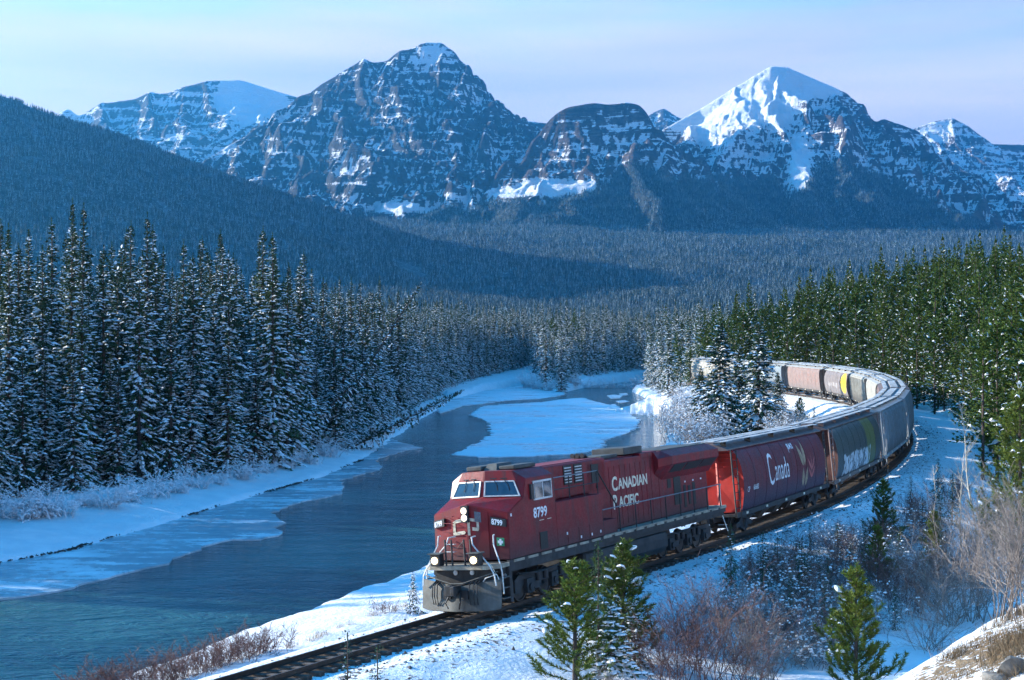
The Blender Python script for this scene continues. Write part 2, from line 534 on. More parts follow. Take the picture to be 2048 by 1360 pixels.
# ice lying on the river
def ice_mat(name, grey):
    m, n, l, p = nodes_of(name)
    tc = n.new('ShaderNodeTexCoord'); V = tc.outputs['Object']
    a = noise(n, l, 0.16, 6, V, 0.6, (0.7, 1.2, 1), 0.6); b = noise(n, l, 1.6, 5, V, 0.65); s = noise(n, l, 0.5, 5, V, 0.6, (0.3, 1.3, 1), 0.6)
    f = mathn(n, l, 'ADD', mathn(n, l, 'MULTIPLY', a.outputs['Fac'], .6), mathn(n, l, 'MULTIPLY', s.outputs['Fac'], .4))
    f = mathn(n, l, 'ADD', f, mathn(n, l, 'MULTIPLY', mathn(n, l, 'SUBTRACT', b.outputs['Fac'], .5), .25))
    c = mixc(n, l, mapr(n, l, f, .30 + grey, .58 + grey), (0.30, 0.42, 0.48), (0.76, 0.80, 0.83))
    l.new(c, p.inputs['Base Color'])
    l.new(mapr(n, l, f, .4 + grey, .56 + grey, .22, .75), p.inputs['Roughness'])
    l.new(bump(n, l, b.outputs['Fac'], .35, .08), p.inputs['Normal'])
    return m
M_ICE = ice_mat('river_ice', 0.0); M_ICE2 = ice_mat('thin_river_ice', 0.10)

def ice_sheet(name, pix, label, mat, th=0.09, jag=0.35, seed=0, cat='ice'):
    P = np.array([px2ground(a, b, WATER + th) for a, b in pix])
    out = []
    for i in range(len(P)):
        a, b = P[i], P[(i+1) % len(P)]
        L = np.linalg.norm(b-a); k = max(1, int(L/0.9)); nn = np.array([b[1]-a[1], a[0]-b[0]])/max(L, 1e-6)
        for j in range(k):
            q = a + (b-a)*j/k
            out.append(q + nn*jag*(fbm(np.array([q[0]/2.2]), np.array([q[1]/2.2]), 3, seed)[0]*1.6))
    mb = MB()
    n = len(out)
    top = [(q[0], q[1], WATER + th + 0.02*pnoise(np.array([q[0]]), np.array([q[1]]), 3)[0]) for q in out]
    bot = [(q[0], q[1], WATER - 0.15) for q in out]
    mb.add(top + bot, [tuple(range(n))] + [(i, n+i, n+(i+1) % n, (i+1) % n) for i in range(n)])
    o = mb.build(name, mat)
    bm = bmesh.new(); bm.from_mesh(o.data)
    bmesh.ops.triangulate(bm, faces=[f for f in bm.faces if len(f.verts) > 4])
    bm.to_mesh(o.data); bm.free()
    return tag(o, label, cat)
ice_sheet('shore_ice', [(-420,1240),(-300,1196),(0,1124),(140,1099),(300,1052),(480,997),(640,952),(716,921),(780,874),(800,884),(846,895),(800,903),(752,918),(764,938),(715,950),(680,962),
          (690,985),(640,996),(585,1008),(540,1024),(566,1045),(552,1058),(566,1066),(520,1079),(462,1078),(415,1090),(330,1126),(210,1156),(120,1181),(0,1198),(-200,1250)],
          'grey white shelf of shore ice along the forested river bank', M_ICE2, 0.10, .5, 1)
ice_sheet('river_ice_sheet', [(905,908),(950,888),(985,868),(975,842),(940,830),(965,812),(1060,805),(1180,800),(1235,815),(1262,830),(1280,840),(1268,858),(1238,872),(1210,880),(1205,897),(1150,907),(1050,913),(960,914)],
          'large snow covered ice sheet lying in the middle of the river', M_ICE, 0.12, .8, 2)
ice_sheet('bend_ice', [(880,826),(925,812),(1015,801),(1080,797),(1130,790),(1127,784),(1088,776),(1040,768),(960,779),(905,795),(872,815)],
          'snowy ice filling the inlet at the river bend below the forest', M_ICE, 0.10, .8, 3)
ice_sheet('ice_tongue', [(1070,806),(1120,799),(1165,795),(1180,800),(1168,806),(1120,809)], 'narrow pointed tongue of ice off the end of the inlet ice', M_ICE, .07, .5, 4)
for pix, lab in (([(1214,791),(1228,789),(1244,791),(1240,796),(1222,797)], 'rounded white ice floe in the open channel toward the far bend'),
                 ([(1238,787),(1254,786),(1256,790),(1242,791)], 'smallest ice floe, just beyond the rounded white floe'),
                 ([(1205,812),(1228,808),(1240,814),(1236,821),(1210,820)], 'ice floe nearly touching the big ice sheet in mid river'),
                 ([(1232,802),(1250,800),(1258,803),(1240,806)], 'thin flat ice floe between the rounded floe and the big sheet')):
    ice_sheet('ice_floe', pix, lab, M_ICE, .08, .25, 7, 'ice floe')

# dark line of washed-up debris along the far shore
def debris(n, seed):
    r = np.random.default_rng(seed); P = RIVER[1:8]; V = []; F = []
    seg = np.linalg.norm(np.diff(P, axis=0), axis=1); cum = np.concatenate([[0], np.cumsum(seg)])
    for u in r.uniform(0, cum[-1], n):
        k = min(len(seg)-1, int(np.searchsorted(cum, u)) - 1); a, b = P[k], P[k+1]; e = (b-a)/seg[k]; q = a + e*(u - cum[k]) + np.array([-e[1], e[0]])*(r.normal(.1, .16) + .5*pnoise(np.array([u/6]), np.array([.5]), 4)[0])
        L, w = r.uniform(.08, .45), r.uniform(.03, .09); t = math.atan2(e[1], e[0]) + r.normal(0, .5); c, s = math.cos(t), math.sin(t); i = len(V); z = WATER + .13
        V += [(q[0]-c*L/2, q[1]-s*L/2, z), (q[0]-s*w, q[1]+c*w, z), (q[0]+c*L/2, q[1]+s*L/2, z), (q[0]+s*w, q[1]-c*w, z), (q[0], q[1], z + w*1.2)]
        F += [(i, i+1, i+4), (i+1, i+2, i+4), (i+2, i+3, i+4), (i+3, i, i+4)]
    tag(link('shore_debris', np_mesh('shore_debris', np.array(V), np.array(F), [plain('dark_driftwood', (0.03, 0.025, 0.022), .9, 0, .4, 3.0)])), 'thin dark line of washed up debris along the far shore', 'debris', kind='stuff')
debris(2600, 12)

# ---------------------------------------------------------------- far land
def seg_height(x, y, ridges, drop):
    """height under a set of ridge lines; also distance from the winning ridge"""
    h = np.full(x.shape, -1e9); dist = np.full(x.shape, 1e9)
    for P in ridges:
        P = [np.array(q, float) for q in P]
        for a, b in zip(P[:-1], P[1:]):
            e = b[:2]-a[:2]
            t = np.clip(((x-a[0])*e[0] + (y-a[1])*e[1]) / (e @ e + 1e-9), 0, 1)
            d = np.hypot(x-a[0]-t*e[0], y-a[1]-t*e[1])
            z = a[2] + (b[2]-a[2])*t - drop(d)
            k = z > h
            h = np.where(k, z, h); dist = np.where(k, d, dist)
    return h, dist

HILL_RIDGE = [[px2at(*q) for q in ((-900,-60,5600),(-300,85,5650),(-60,165,5700),(0,190,5700),(60,212,5720),(120,241,5750),(200,274,5800),(300,309,5850),(400,336,5900),(500,364,5950),(560,386,6000),(640,425,6050))]]
def hill_z(x, y):
    x = np.asarray(x, float); y = np.asarray(y, float)
    z = np.interp(y, [0, 600, 1500, 2500, 3300, 4200, 5500, 7500, 9500], [-5, -5, -2, 26, 75, 160, 330, 600, 700])
    z = z - np.clip(x, 0, 4000)*0.030*sstep(3000, 7000, y)
    n = fbm(x/900, y/1300, 4, 40)
    z = z + n*55*sstep(1500, 4500, y) + 10*fbm(x/220, y/260, 3, 41)*sstep(1500, 3500, y)
    z = z - 34*np.exp(-((x - (y-3600)*-0.35 - 150)/180)**2)*sstep(2600, 3600, y)*sstep(5600, 4500, y)
    h, d = seg_height(x + 90*fbm(x/700, y/700, 3, 44), y, HILL_RIDGE, lambda d: 0.36*d + 12*(1-np.exp(-d/60)))
    h = h + 26*fbm(x/420, y/420, 4, 42)*sstep(0, 300, d)
    k = 60.0
    m = np.maximum(z, h)
    return m + k*0.25*np.exp(-np.abs(z-h)/k)*sstep(0, 400, d)
hx = np.linspace(-4600, 4600, 260); hy = np.concatenate([np.linspace(640, 2400, 30), np.linspace(2450, 9400, 240)])
HX, HY = np.meshgrid(hx, hy); HZ = hill_z(HX, HY)
def forest_floor_mat():
    m, n, l, p = nodes_of('forest_floor')
    tc = n.new('ShaderNodeTexCoord'); V = tc.outputs['Object']
    a = noise(n, l, 0.02, 6, V, .65); b = noise(n, l, .12, 3, V, .6)
    c = mixc(n, l, mapr(n, l, a.outputs['Fac'], .35, .7), (0.02, 0.03, 0.032), (0.10, 0.125, 0.14))
    c = mixc(n, l, mapr(n, l, b.outputs['Fac'], .55, .75), c, (0.42, 0.46, 0.48))
    l.new(c, p.inputs['Base Color']); p.inputs['Roughness'].default_value = .9; p.inputs['Specular IOR Level'].default_value = .1
    return m
M_FLOOR = forest_floor_mat()
tag(link('forested_hillside', np_mesh('forested_hillside', np.stack([HX.ravel(), HY.ravel(), HZ.ravel()], 1), grid_faces(len(hx), len(hy)), [M_FLOOR], smooth=True)), kind='structure')

def rock_mat(name, rock1, rock2, band=70.0):
    m, n, l, p = nodes_of(name)
    tc = n.new('ShaderNodeTexCoord'); V = tc.outputs['Object']
    at = lambda k: (lambda a: (setattr(a, 'attribute_name', k), a.outputs['Fac'])[1])(n.new('ShaderNodeAttribute'))
    fine = noise(n, l, 0.05, 7, V, 0.72); streak = noise(n, l, 0.02, 6, V, .65, (1.6, 1.6, .28)); led = noise(n, l, 0.016, 8, V, .70, (.42, .42, 5.5), .45)
    rock = mixc(n, l, mapr(n, l, streak.outputs['Fac'], .32, .68), rock1, rock2)
    rock = mixc(n, l, mapr(n, l, led.outputs['Fac'], .42, .6, 0, .75), rock, tuple(c*.45 for c in rock1))
    g = lambda t, k: mathn(n, l, 'MULTIPLY', mathn(n, l, 'SUBTRACT', t.outputs['Fac'], .5), k)
    f = mathn(n, l, 'ADD', at('snow'), g(fine, .6))
    f = mathn(n, l, 'ADD', f, g(led, 2.5))
    f = mathn(n, l, 'ADD', f, g(streak, 1.0))
    c = mixc(n, l, mapr(n, l, f, .44, .60), rock, (0.82, 0.84, 0.86))
    tr = noise(n, l, 0.05, 5, V, .7, (1, 1, .45))
    ff = mathn(n, l, 'ADD', at('forest'), g(tr, 1.3))
    wood = mixc(n, l, mapr(n, l, fine.outputs['Fac'], .4, .62), (0.012, 0.02, 0.022), (0.07, 0.09, 0.10))
    c = mixc(n, l, mapr(n, l, ff, .45, .58), c, wood)
    l.new(c, p.inputs['Base Color']); p.inputs['Roughness'].default_value = .85; p.inputs['Specular IOR Level'].default_value = .15
    h = mathn(n, l, 'ADD', fine.outputs['Fac'], led.outputs['Fac'])
    l.new(bump(n, l, h, .9, 26.0), p.inputs['Normal'])
    return m
M_ROCK = rock_mat('limestone_cliff', (0.032, 0.034, 0.042), (0.105, 0.105, 0.115))
M_ROCK2 = rock_mat('rusty_limestone_cliff', (0.042, 0.036, 0.04), (0.15, 0.115, 0.105))

FOREST_PTS = []
def mountain(name, label, ridges, xr, yr, res, seed, mat, bias=0.0, patches=(), treeline=None, slope=.55, cliff=150, gul=95, fine=34, terr=16, tband=75.0):
    ridges = [[px2at(*q) for q in P] for P in ridges]
    x = np.linspace(xr[0], xr[1], res[0]); y = np.linspace(yr[0], yr[1], res[1])
    X, Y = np.meshgrid(x, y)
    wx = X + 130*fbm(X/420, Y/420, 5, seed+1); wy = Y + 90*fbm(X/520, Y/520, 4, seed+2)
    h, d = seg_height(wx, wy, ridges, lambda d: slope*d + cliff*(1-np.exp(-d/130)))
    h0, d0 = seg_height(X, Y, ridges, lambda d: slope*d + cliff*(1-np.exp(-d/130)))
    _, dm = seg_height(X, Y, ridges[:1], lambda d: .8*d)
    d0 = dm                                               # only the skyline keeps its traced line; spurs are broken up
    w = sstep(0, 140, d0)
    h = h*w + h0*(1-w); d = d*w + d0*(1-w)
    h = np.minimum(h, h0 + 15 + .12*dm)
    ww = sstep(0, 260, d0)
    P0x = 1024 + FPX*X/Y; P0y = YH - FPX*(h0-HC)/Y
    sm = np.zeros(X.shape)
    for cx, cy, rx, ry, am in patches:                    # deep drifts lie smooth
        if am >= .9: sm = np.maximum(sm, np.exp(-(((P0x-cx)/rx)**2 + ((P0y-cy)/ry)**2)**1.5))
    keep_ = 1 - .88*sm
    g = ridged(X/330 + .5*fbm(X/400, Y/400, 3, seed+7), Y/1500, 4, seed+3)
    h = h + (g - .55)*gul*2*ww*keep_
    f = ridged(X/150, Y/210, 5, seed+5)
    h = h + ((f - .5)*fine*2*(.12 + .88*ww) + 8*fbm(X/38, Y/38, 3, seed+6)*(.3 + .7*ww))*keep_
    tw = fbm(X/800, Y/800, 4, seed+8)*150
    tam = np.clip(.55 + 1.5*fbm(X/330, h/160, 3, seed+13), 0, 1.7)
    ph = (h + tw + X*0.05) / tband
    h = h + terr*tam*(np.sin(2*np.pi*ph) + .45*np.sin(2*np.pi*ph*2.37 + 1)) * (0.3 + .7*ww)*keep_
    hb = h.copy()
    for ax in (0, 1): hb = sum(np.roll(hb, q, ax) for q in range(-3, 4))/7
    h = np.minimum(h, hb + 12)                            # no needle-thin towers
    zb = hill_z(X, Y) - 60
    Z = np.maximum(h, zb)
    dzx = np.gradient(Z, x, axis=1); dzy = np.gradient(Z, y, axis=0)
    nz = 1/np.sqrt(1 + dzx**2 + dzy**2)
    cur = sum(np.roll(Z, s, a) for s in (2, -2) for a in (0, 1))/4 - Z
    PX = 1024 + FPX*X/Y; PY = YH - FPX*(Z-HC)/Y
    snow = bias + (nz - .62)*1.15 + np.clip(cur/14, -.35, .45) + fbm(X/420, Y/420, 4, seed+9)*.38
    for cx, cy, rx, ry, am in patches:
        snow = snow + am*np.exp(-(((PX-cx)/rx)**2 + ((PY-cy)/ry)**2)**1.5)
    if treeline is not None:
        tl = np.interp(PX, [q[0] for q in treeline], [q[1] for q in treeline])
        fo = (PY - tl)/26.0*.5 + .3 + fbm(X/260, Y/260, 4, seed+11)*.5
        fo = fo - .6*np.clip(snow-.6, 0, 1)*(PY < tl + 60)
    else: fo = np.full(X.shape, -2.0)
    me = np_mesh(name, np.stack([X.ravel(), Y.ravel(), Z.ravel()], 1), grid_faces(*res), [mat], smooth=True)
    set_attr(me, 'snow', snow.ravel()); set_attr(me, 'forest', fo.ravel())
    o = tag(link(name, me), label, 'mountain', kind='structure')
    k = (fo.ravel() > .42) & (Z.ravel() > zb.ravel() + 62) & (PX.ravel() > -40) & (PX.ravel() < 2090)
    FOREST_PTS.append(np.stack([X.ravel()[k], Y.ravel()[k], Z.ravel()[k]], 1))
    return o

# central peak
D2 = 9600
mountain('mountain_peak', 'tall dark rock peak with snow ledges above the river forest', [
    [(300,372,D2-500),(390,328,D2-400),(470,281,D2-250),(540,236,D2-150),(600,188,D2),(640,165,D2),(700,131,D2),(728,112,D2),(745,121,D2),(772,117,D2),(800,97,D2),(822,92,D2),(845,80,D2),(882,80,D2),(905,95,D2),(918,122,D2),(948,154,D2+20),(958,186,D2+40),(978,202,D2+50),(997,212,D2+60),(1006,234,D2+70),(1080,300,D2+100),(1180,380,D2)],
    [(728,112,D2),(720,190,D2-420),(690,260,D2-800),(650,330,D2-1200),(620,400,D2-1550)],
    [(800,97,D2),(790,170,D2-330),(770,240,D2-680),(740,310,D2-1050),(730,400,D2-1500)],
    [(882,80,D2),(870,150,D2-300),(885,230,D2-650),(860,310,D2-1050),(830,400,D2-1500)],
    [(918,122,D2),(945,220,D2-450),(960,300,D2-850),(950,380,D2-1250)],
    [(600,188,D2),(560,270,D2-450),(510,330,D2-800),(470,370,D2-1000)],
    ], (-2500, 620), (7700, 10500), (430, 300), 100, M_ROCK, .45,
    [(860,100,42,22,.5),(850,128,26,10,.6),(440,300,90,16,.55),(560,235,40,12,.35),(790,415,70,10,1.2),(690,330,30,40,.25),(720,120,22,8,.4),(960,400,60,20,.3)],
    [(380,352),(520,392),(640,418),(740,424),(860,424),(1000,390)], .62, 150, 125, 40, 15)
# layered range to its left, farther off
D1 = 12500
mountain('layered_mountain', 'banded snowy mountain range with a smooth white dome behind the hill', [
    [(20,262,D1),(110,226,D1),(137,209,D1),(160,224,D1),(200,200,D1),(270,190,D1),(300,178,D1),(338,180,D1),(372,165,D1),(410,155,D1),(442,152,D1),(482,153,D1),(520,165,D1),(560,177,D1),(600,188,D1),(700,230,D1)],
    [(300,178,D1),(310,250,D1-600),(340,320,D1-1300)],[(410,155,D1),(420,230,D1-500),(400,290,D1-1000),(380,340,D1-1500)],[(200,200,D1),(210,260,D1-700),(260,320,D1-1400)],
    ], (-4350, -1150), (10600, 13300), (340, 190), 200, M_ROCK, .50,
    [(500,200,62,40,1.5),(470,180,30,40,.8),(330,300,80,40,.25),(140,228,40,20,.6)], None, .5, 190, 70, 26, 26, 105.0)
# ridge behind the peak's right shoulder
D2b = 11200
mountain('back_ridge', 'low dark rock ridge between the tall peak and the flat topped butte', [
    [(900,300,D2b),(985,240,D2b),(1022,227,D2b),(1050,233,D2b),(1075,236,D2b),(1100,238,D2b),(1200,270,D2b)]], (-700, 800), (10000, 11900), (130, 110), 300, M_ROCK, .36, [(1080,240,40,6,.5)], None, .5, 150, 60, 26, 18)
# butte
D3 = 8300
mountain('flat_topped_butte', 'flat topped butte with a reddish cliff face and forested skirts', [
    [(820,436,D3-700),(900,405,D3-500),(945,388,D3-400),(1000,325,D3-200),(1060,276,D3-80),(1098,242,D3),(1112,218,D3),(1135,205,D3),(1165,200,D3),(1192,197,D3),(1215,202,D3),(1250,196,D3),(1280,201,D3),(1296,222,D3),(1308,248,D3),(1340,276,D3),(1372,302,D3),(1430,348,D3-60),(1500,388,D3-140),(1600,432,D3-260),(1750,470,D3-400),(1900,490,D3-500)],
    [(1250,196,D3),(1248,262,D3-120),(1262,300,D3-330),(1290,350,D3-620),(1310,420,D3-1050)],
    [(1098,242,D3),(1110,300,D3-160),(1080,350,D3-420),(1050,400,D3-800)],
    [(1372,302,D3),(1420,380,D3-400),(1470,440,D3-900)],
    ], (-620, 2750), (6700, 8900), (400, 240), 400, M_ROCK2, .36,
    [(1120,372,120,12,.95),(1040,384,90,9,1.0),(1240,200,50,8,.5),(1320,330,40,30,.3),(1180,300,60,10,.3)],
    [(800,408),(940,396),(1100,384),(1180,356),(1260,322),(1340,334),(1420,346),(1500,366),(1700,420),(2100,430)], .55, 230, 90, 34, 12)
# sharp little peak seen through the gap
D3b = 14500
mountain('distant_horn', 'small distant snowy horn in the gap beside the white summit', [
    [(1240,290,D3b),(1290,245,D3b),(1310,218,D3b),(1328,211,D3b),(1350,224,D3b),(1368,236,D3b),(1440,280,D3b)]], (900, 2200), (13500, 15200), (110, 90), 500, M_ROCK, .5, (), None, .5, 120, 50, 26, 22)
# right-hand mountain
D4 = 9800
mountain('white_summit_mountain', 'mountain with a smooth white snow summit and dark gullied flanks', [
    [(1240,300,D4-200),(1330,252,D4-100),(1400,214,D4),(1470,170,D4),(1510,146,D4),(1542,128,D4),(1575,130,D4),(1620,150,D4),(1690,180,D4),(1708,204,D4),(1760,231,D4),(1830,254,D4),(1862,288,D4-50),(1900,308,D4-100),(1950,385,D4-250),(1985,432,D4-400),(2040,470,D4-600)],
    [(1575,130,D4),(1560,170,D4-200),(1600,205,D4-420),(1665,215,D4-560),(1690,270,D4-900),(1680,330,D4-1300),(1700,400,D4-1800)],
    [(1470,170,D4),(1480,215,D4-260),(1440,280,D4-620),(1420,340,D4-1000)],
    [(1560,170,D4-200),(1530,240,D4-600),(1510,310,D4-1000),(1490,380,D4-1500)],
    [(1760,231,D4),(1790,300,D4-450),(1830,370,D4-900),(1880,440,D4-1500)],
    ], (780, 3650), (7700, 10700), (420, 280), 600, M_ROCK2, .46,
    [(1470,205,125,50,1.6),(1560,158,100,42,1.5),(1390,240,70,30,1.0),(1640,170,60,18,.9),(1600,340,22,70,.95),(1560,230,18,36,.8),(1480,300,60,26,.4),(1420,270,50,20,.6)],
    [(1330,296),(1400,334),(1520,340),(1580,366),(1640,318),(1720,324),(1800,352),(1900,412),(2050,470)], .58, 120, 115, 40, 11)
# far right
D5 = 13000
mountain('far_rocky_mountain', 'far rocky snow streaked mountain beyond the white summit\'s flank', [
    [(1740,330,D5),(1826,252,D5),(1870,236,D5),(1905,230,D5),(1930,243,D5),(1955,262,D5),(1985,282,D5),(2048,283,D5),(2180,262,D5),(2320,300,D5)],
    [(1905,230,D5),(1925,300,D5-500),(1940,370,D5-1100)],[(1985,282,D5),(2060,345,D5-700),(2000,365,D5-1200),(1960,420,D5-1700)]],
    (2700, 5600), (11000, 13900), (280, 200), 700, M_ROCK2, .55, [(1890,260,40,20,.5),(2000,420,60,30,.3)], None, .52, 150, 65, 30, 22)
# ---------------------------------------------------------------- conifers
def needle_mat(name, c0, c1, c2):
    m, n, l, p = nodes_of(name)
    oi = n.new('ShaderNodeObjectInfo'); geo = n.new('ShaderNodeNewGeometry')
    tc = n.new('ShaderNodeTexCoord')
    t = noise(n, l, 1.1, 4, tc.outputs['Object'], .6)
    c = mixc(n, l, mapr(n, l, t.outputs['Fac'], .3, .7), c0, c1)
    c = mixc(n, l, mathn(n, l, 'MULTIPLY', oi.outputs['Random'], .6), c, c2)
    c = mixc(n, l, mathn(n, l, 'MULTIPLY', geo.outputs['Random Per Island'], .45), c, tuple(x*.35 for x in c0))
    l.new(c, p.inputs['Base Color'])
    p.inputs['Roughness'].default_value = .7; p.inputs['Specular IOR Level'].default_value = .2
    return m
M_SPRUCE = needle_mat('spruce_needles', (0.020, 0.066, 0.048), (0.055, 0.12, 0.062), (0.10, 0.15, 0.04))
M_PINE = needle_mat('pine_needles', (0.055, 0.110, 0.022), (0.115, 0.19, 0.035), (0.15, 0.18, 0.03))
M_YOUNG = needle_mat('young_pine_needles', (0.060, 0.115, 0.018), (0.17, 0.24, 0.035), (0.22, 0.23, 0.03))
M_TUFT = plain('branch_snow', (0.80, 0.83, 0.86), .8, 0, .06, 2.0)
M_BARK = plain('conifer_bark', (0.075, 0.055, 0.045), .9, 0, .4, 6.0, .6)
M_TWIG = plain('grey_twig', (0.23, 0.19, 0.165), .8, 0, .4, 9.0)
M_REDTWIG = plain('reddish_twig', (0.15, 0.075, 0.062), .8, 0, .45, 9.0)
M_FROST = plain('frosted_twig', (0.62, 0.66, 0.69), .85, 0, .25, 6.0)
M_DRYGRASS = plain('dry_grass', (0.26, 0.18, 0.10), .9, 0, .45, 5.0)

def kites(P, Dv, L, Wd, lift, rng):
    """flat kite-shaped sprays, back-left-tip-right -> V,F quads"""
    N = len(P); up = np.array([0, 0, 1.0])
    side = np.cross(Dv, up); side /= np.maximum(np.linalg.norm(side, axis=1, keepdims=True), 1e-6)
    side = side + rng.normal(0, .28, (N, 3)); nn = np.cross(side, Dv)
    a = P - Dv*(L*.35)[:, None]
    t = P + Dv*(L*.75)[:, None] - up*(L*.12)[:, None]
    lft = P + side*Wd[:, None] - up*(Wd*.35)[:, None]; rgt = P - side*Wd[:, None] - up*(Wd*.35)[:, None]
    V = np.stack([a, lft, t, rgt], 1) + (up*1.0)[None, None, :]*lift[:, None, None]
    F = (np.arange(N)*4)[:, None] + np.array([[0, 1, 2, 3]])
    return V.reshape(-1, 3), F

def mounds(P, Dv, L, Wd, h, rng):
    """small snow pillows: four-sided domes"""
    N = len(P); up = np.array([0, 0, 1.0])
    side = np.cross(Dv, up); side /= np.maximum(np.linalg.norm(side, axis=1, keepdims=True), 1e-6)
    j = lambda: 1 + rng.normal(0, .25, N)
    b = P + up*0.03
    c = [b - Dv*(L*.45*j())[:, None], b + side*(Wd*j())[:, None] - up*(Wd*.25)[:, None], b + Dv*(L*.6*j())[:, None] - up*(L*.10)[:, None], b - side*(Wd*j())[:, None] - up*(Wd*.25)[:, None]]
    top = b + up*(h*j())[:, None] + Dv*(L*.1)[:, None]
    V = np.stack(c + [top], 1).reshape(-1, 3)
    k = (np.arange(N)*5)[:, None]
    F = np.concatenate([k + np.array([[0, 1, 4]]), k + np.array([[1, 2, 4]]), k + np.array([[2, 3, 4]]), k + np.array([[3, 0, 4]])])
    return V, F

def domes(P, Dv, L, Wd, h, rng):
    """rounded snow cushions for plants near the camera"""
    N = len(P); up = np.array([0, 0, 1.0]); Dh = Dv*np.array([1, 1, .25]); Dh = Dh/np.maximum(np.linalg.norm(Dh, axis=1, keepdims=True), 1e-6)
    side = np.cross(Dh, up); side /= np.maximum(np.linalg.norm(side, axis=1, keepdims=True), 1e-6)
    rings = []
    for rad, hh in ((1.0, -.25), (.85, .45), (.45, .9)):
        for i in range(6):
            a = i*math.pi/3; j = 1 + rng.normal(0, .16, N)
            rings.append(P + Dh*(L*.5*rad*math.cos(a)*j)[:, None] + side*(Wd*rad*math.sin(a)*j)[:, None] + up*(h*hh)[:, None])
    rings.append(P + up*h[:, None])
    V = np.stack(rings, 1).reshape(-1, 3); k = (np.arange(N)*19)[:, None]; F = []
    for i in range(6):
        j = (i+1) % 6
        for r in (0, 6): F += [k + np.array([[r+i, r+j, r+6+j]]), k + np.array([[r+i, r+6+j, r+6+i]])]
        F.append(k + np.array([[12+i, 12+j, 18]]))
    return V, np.concatenate(F)

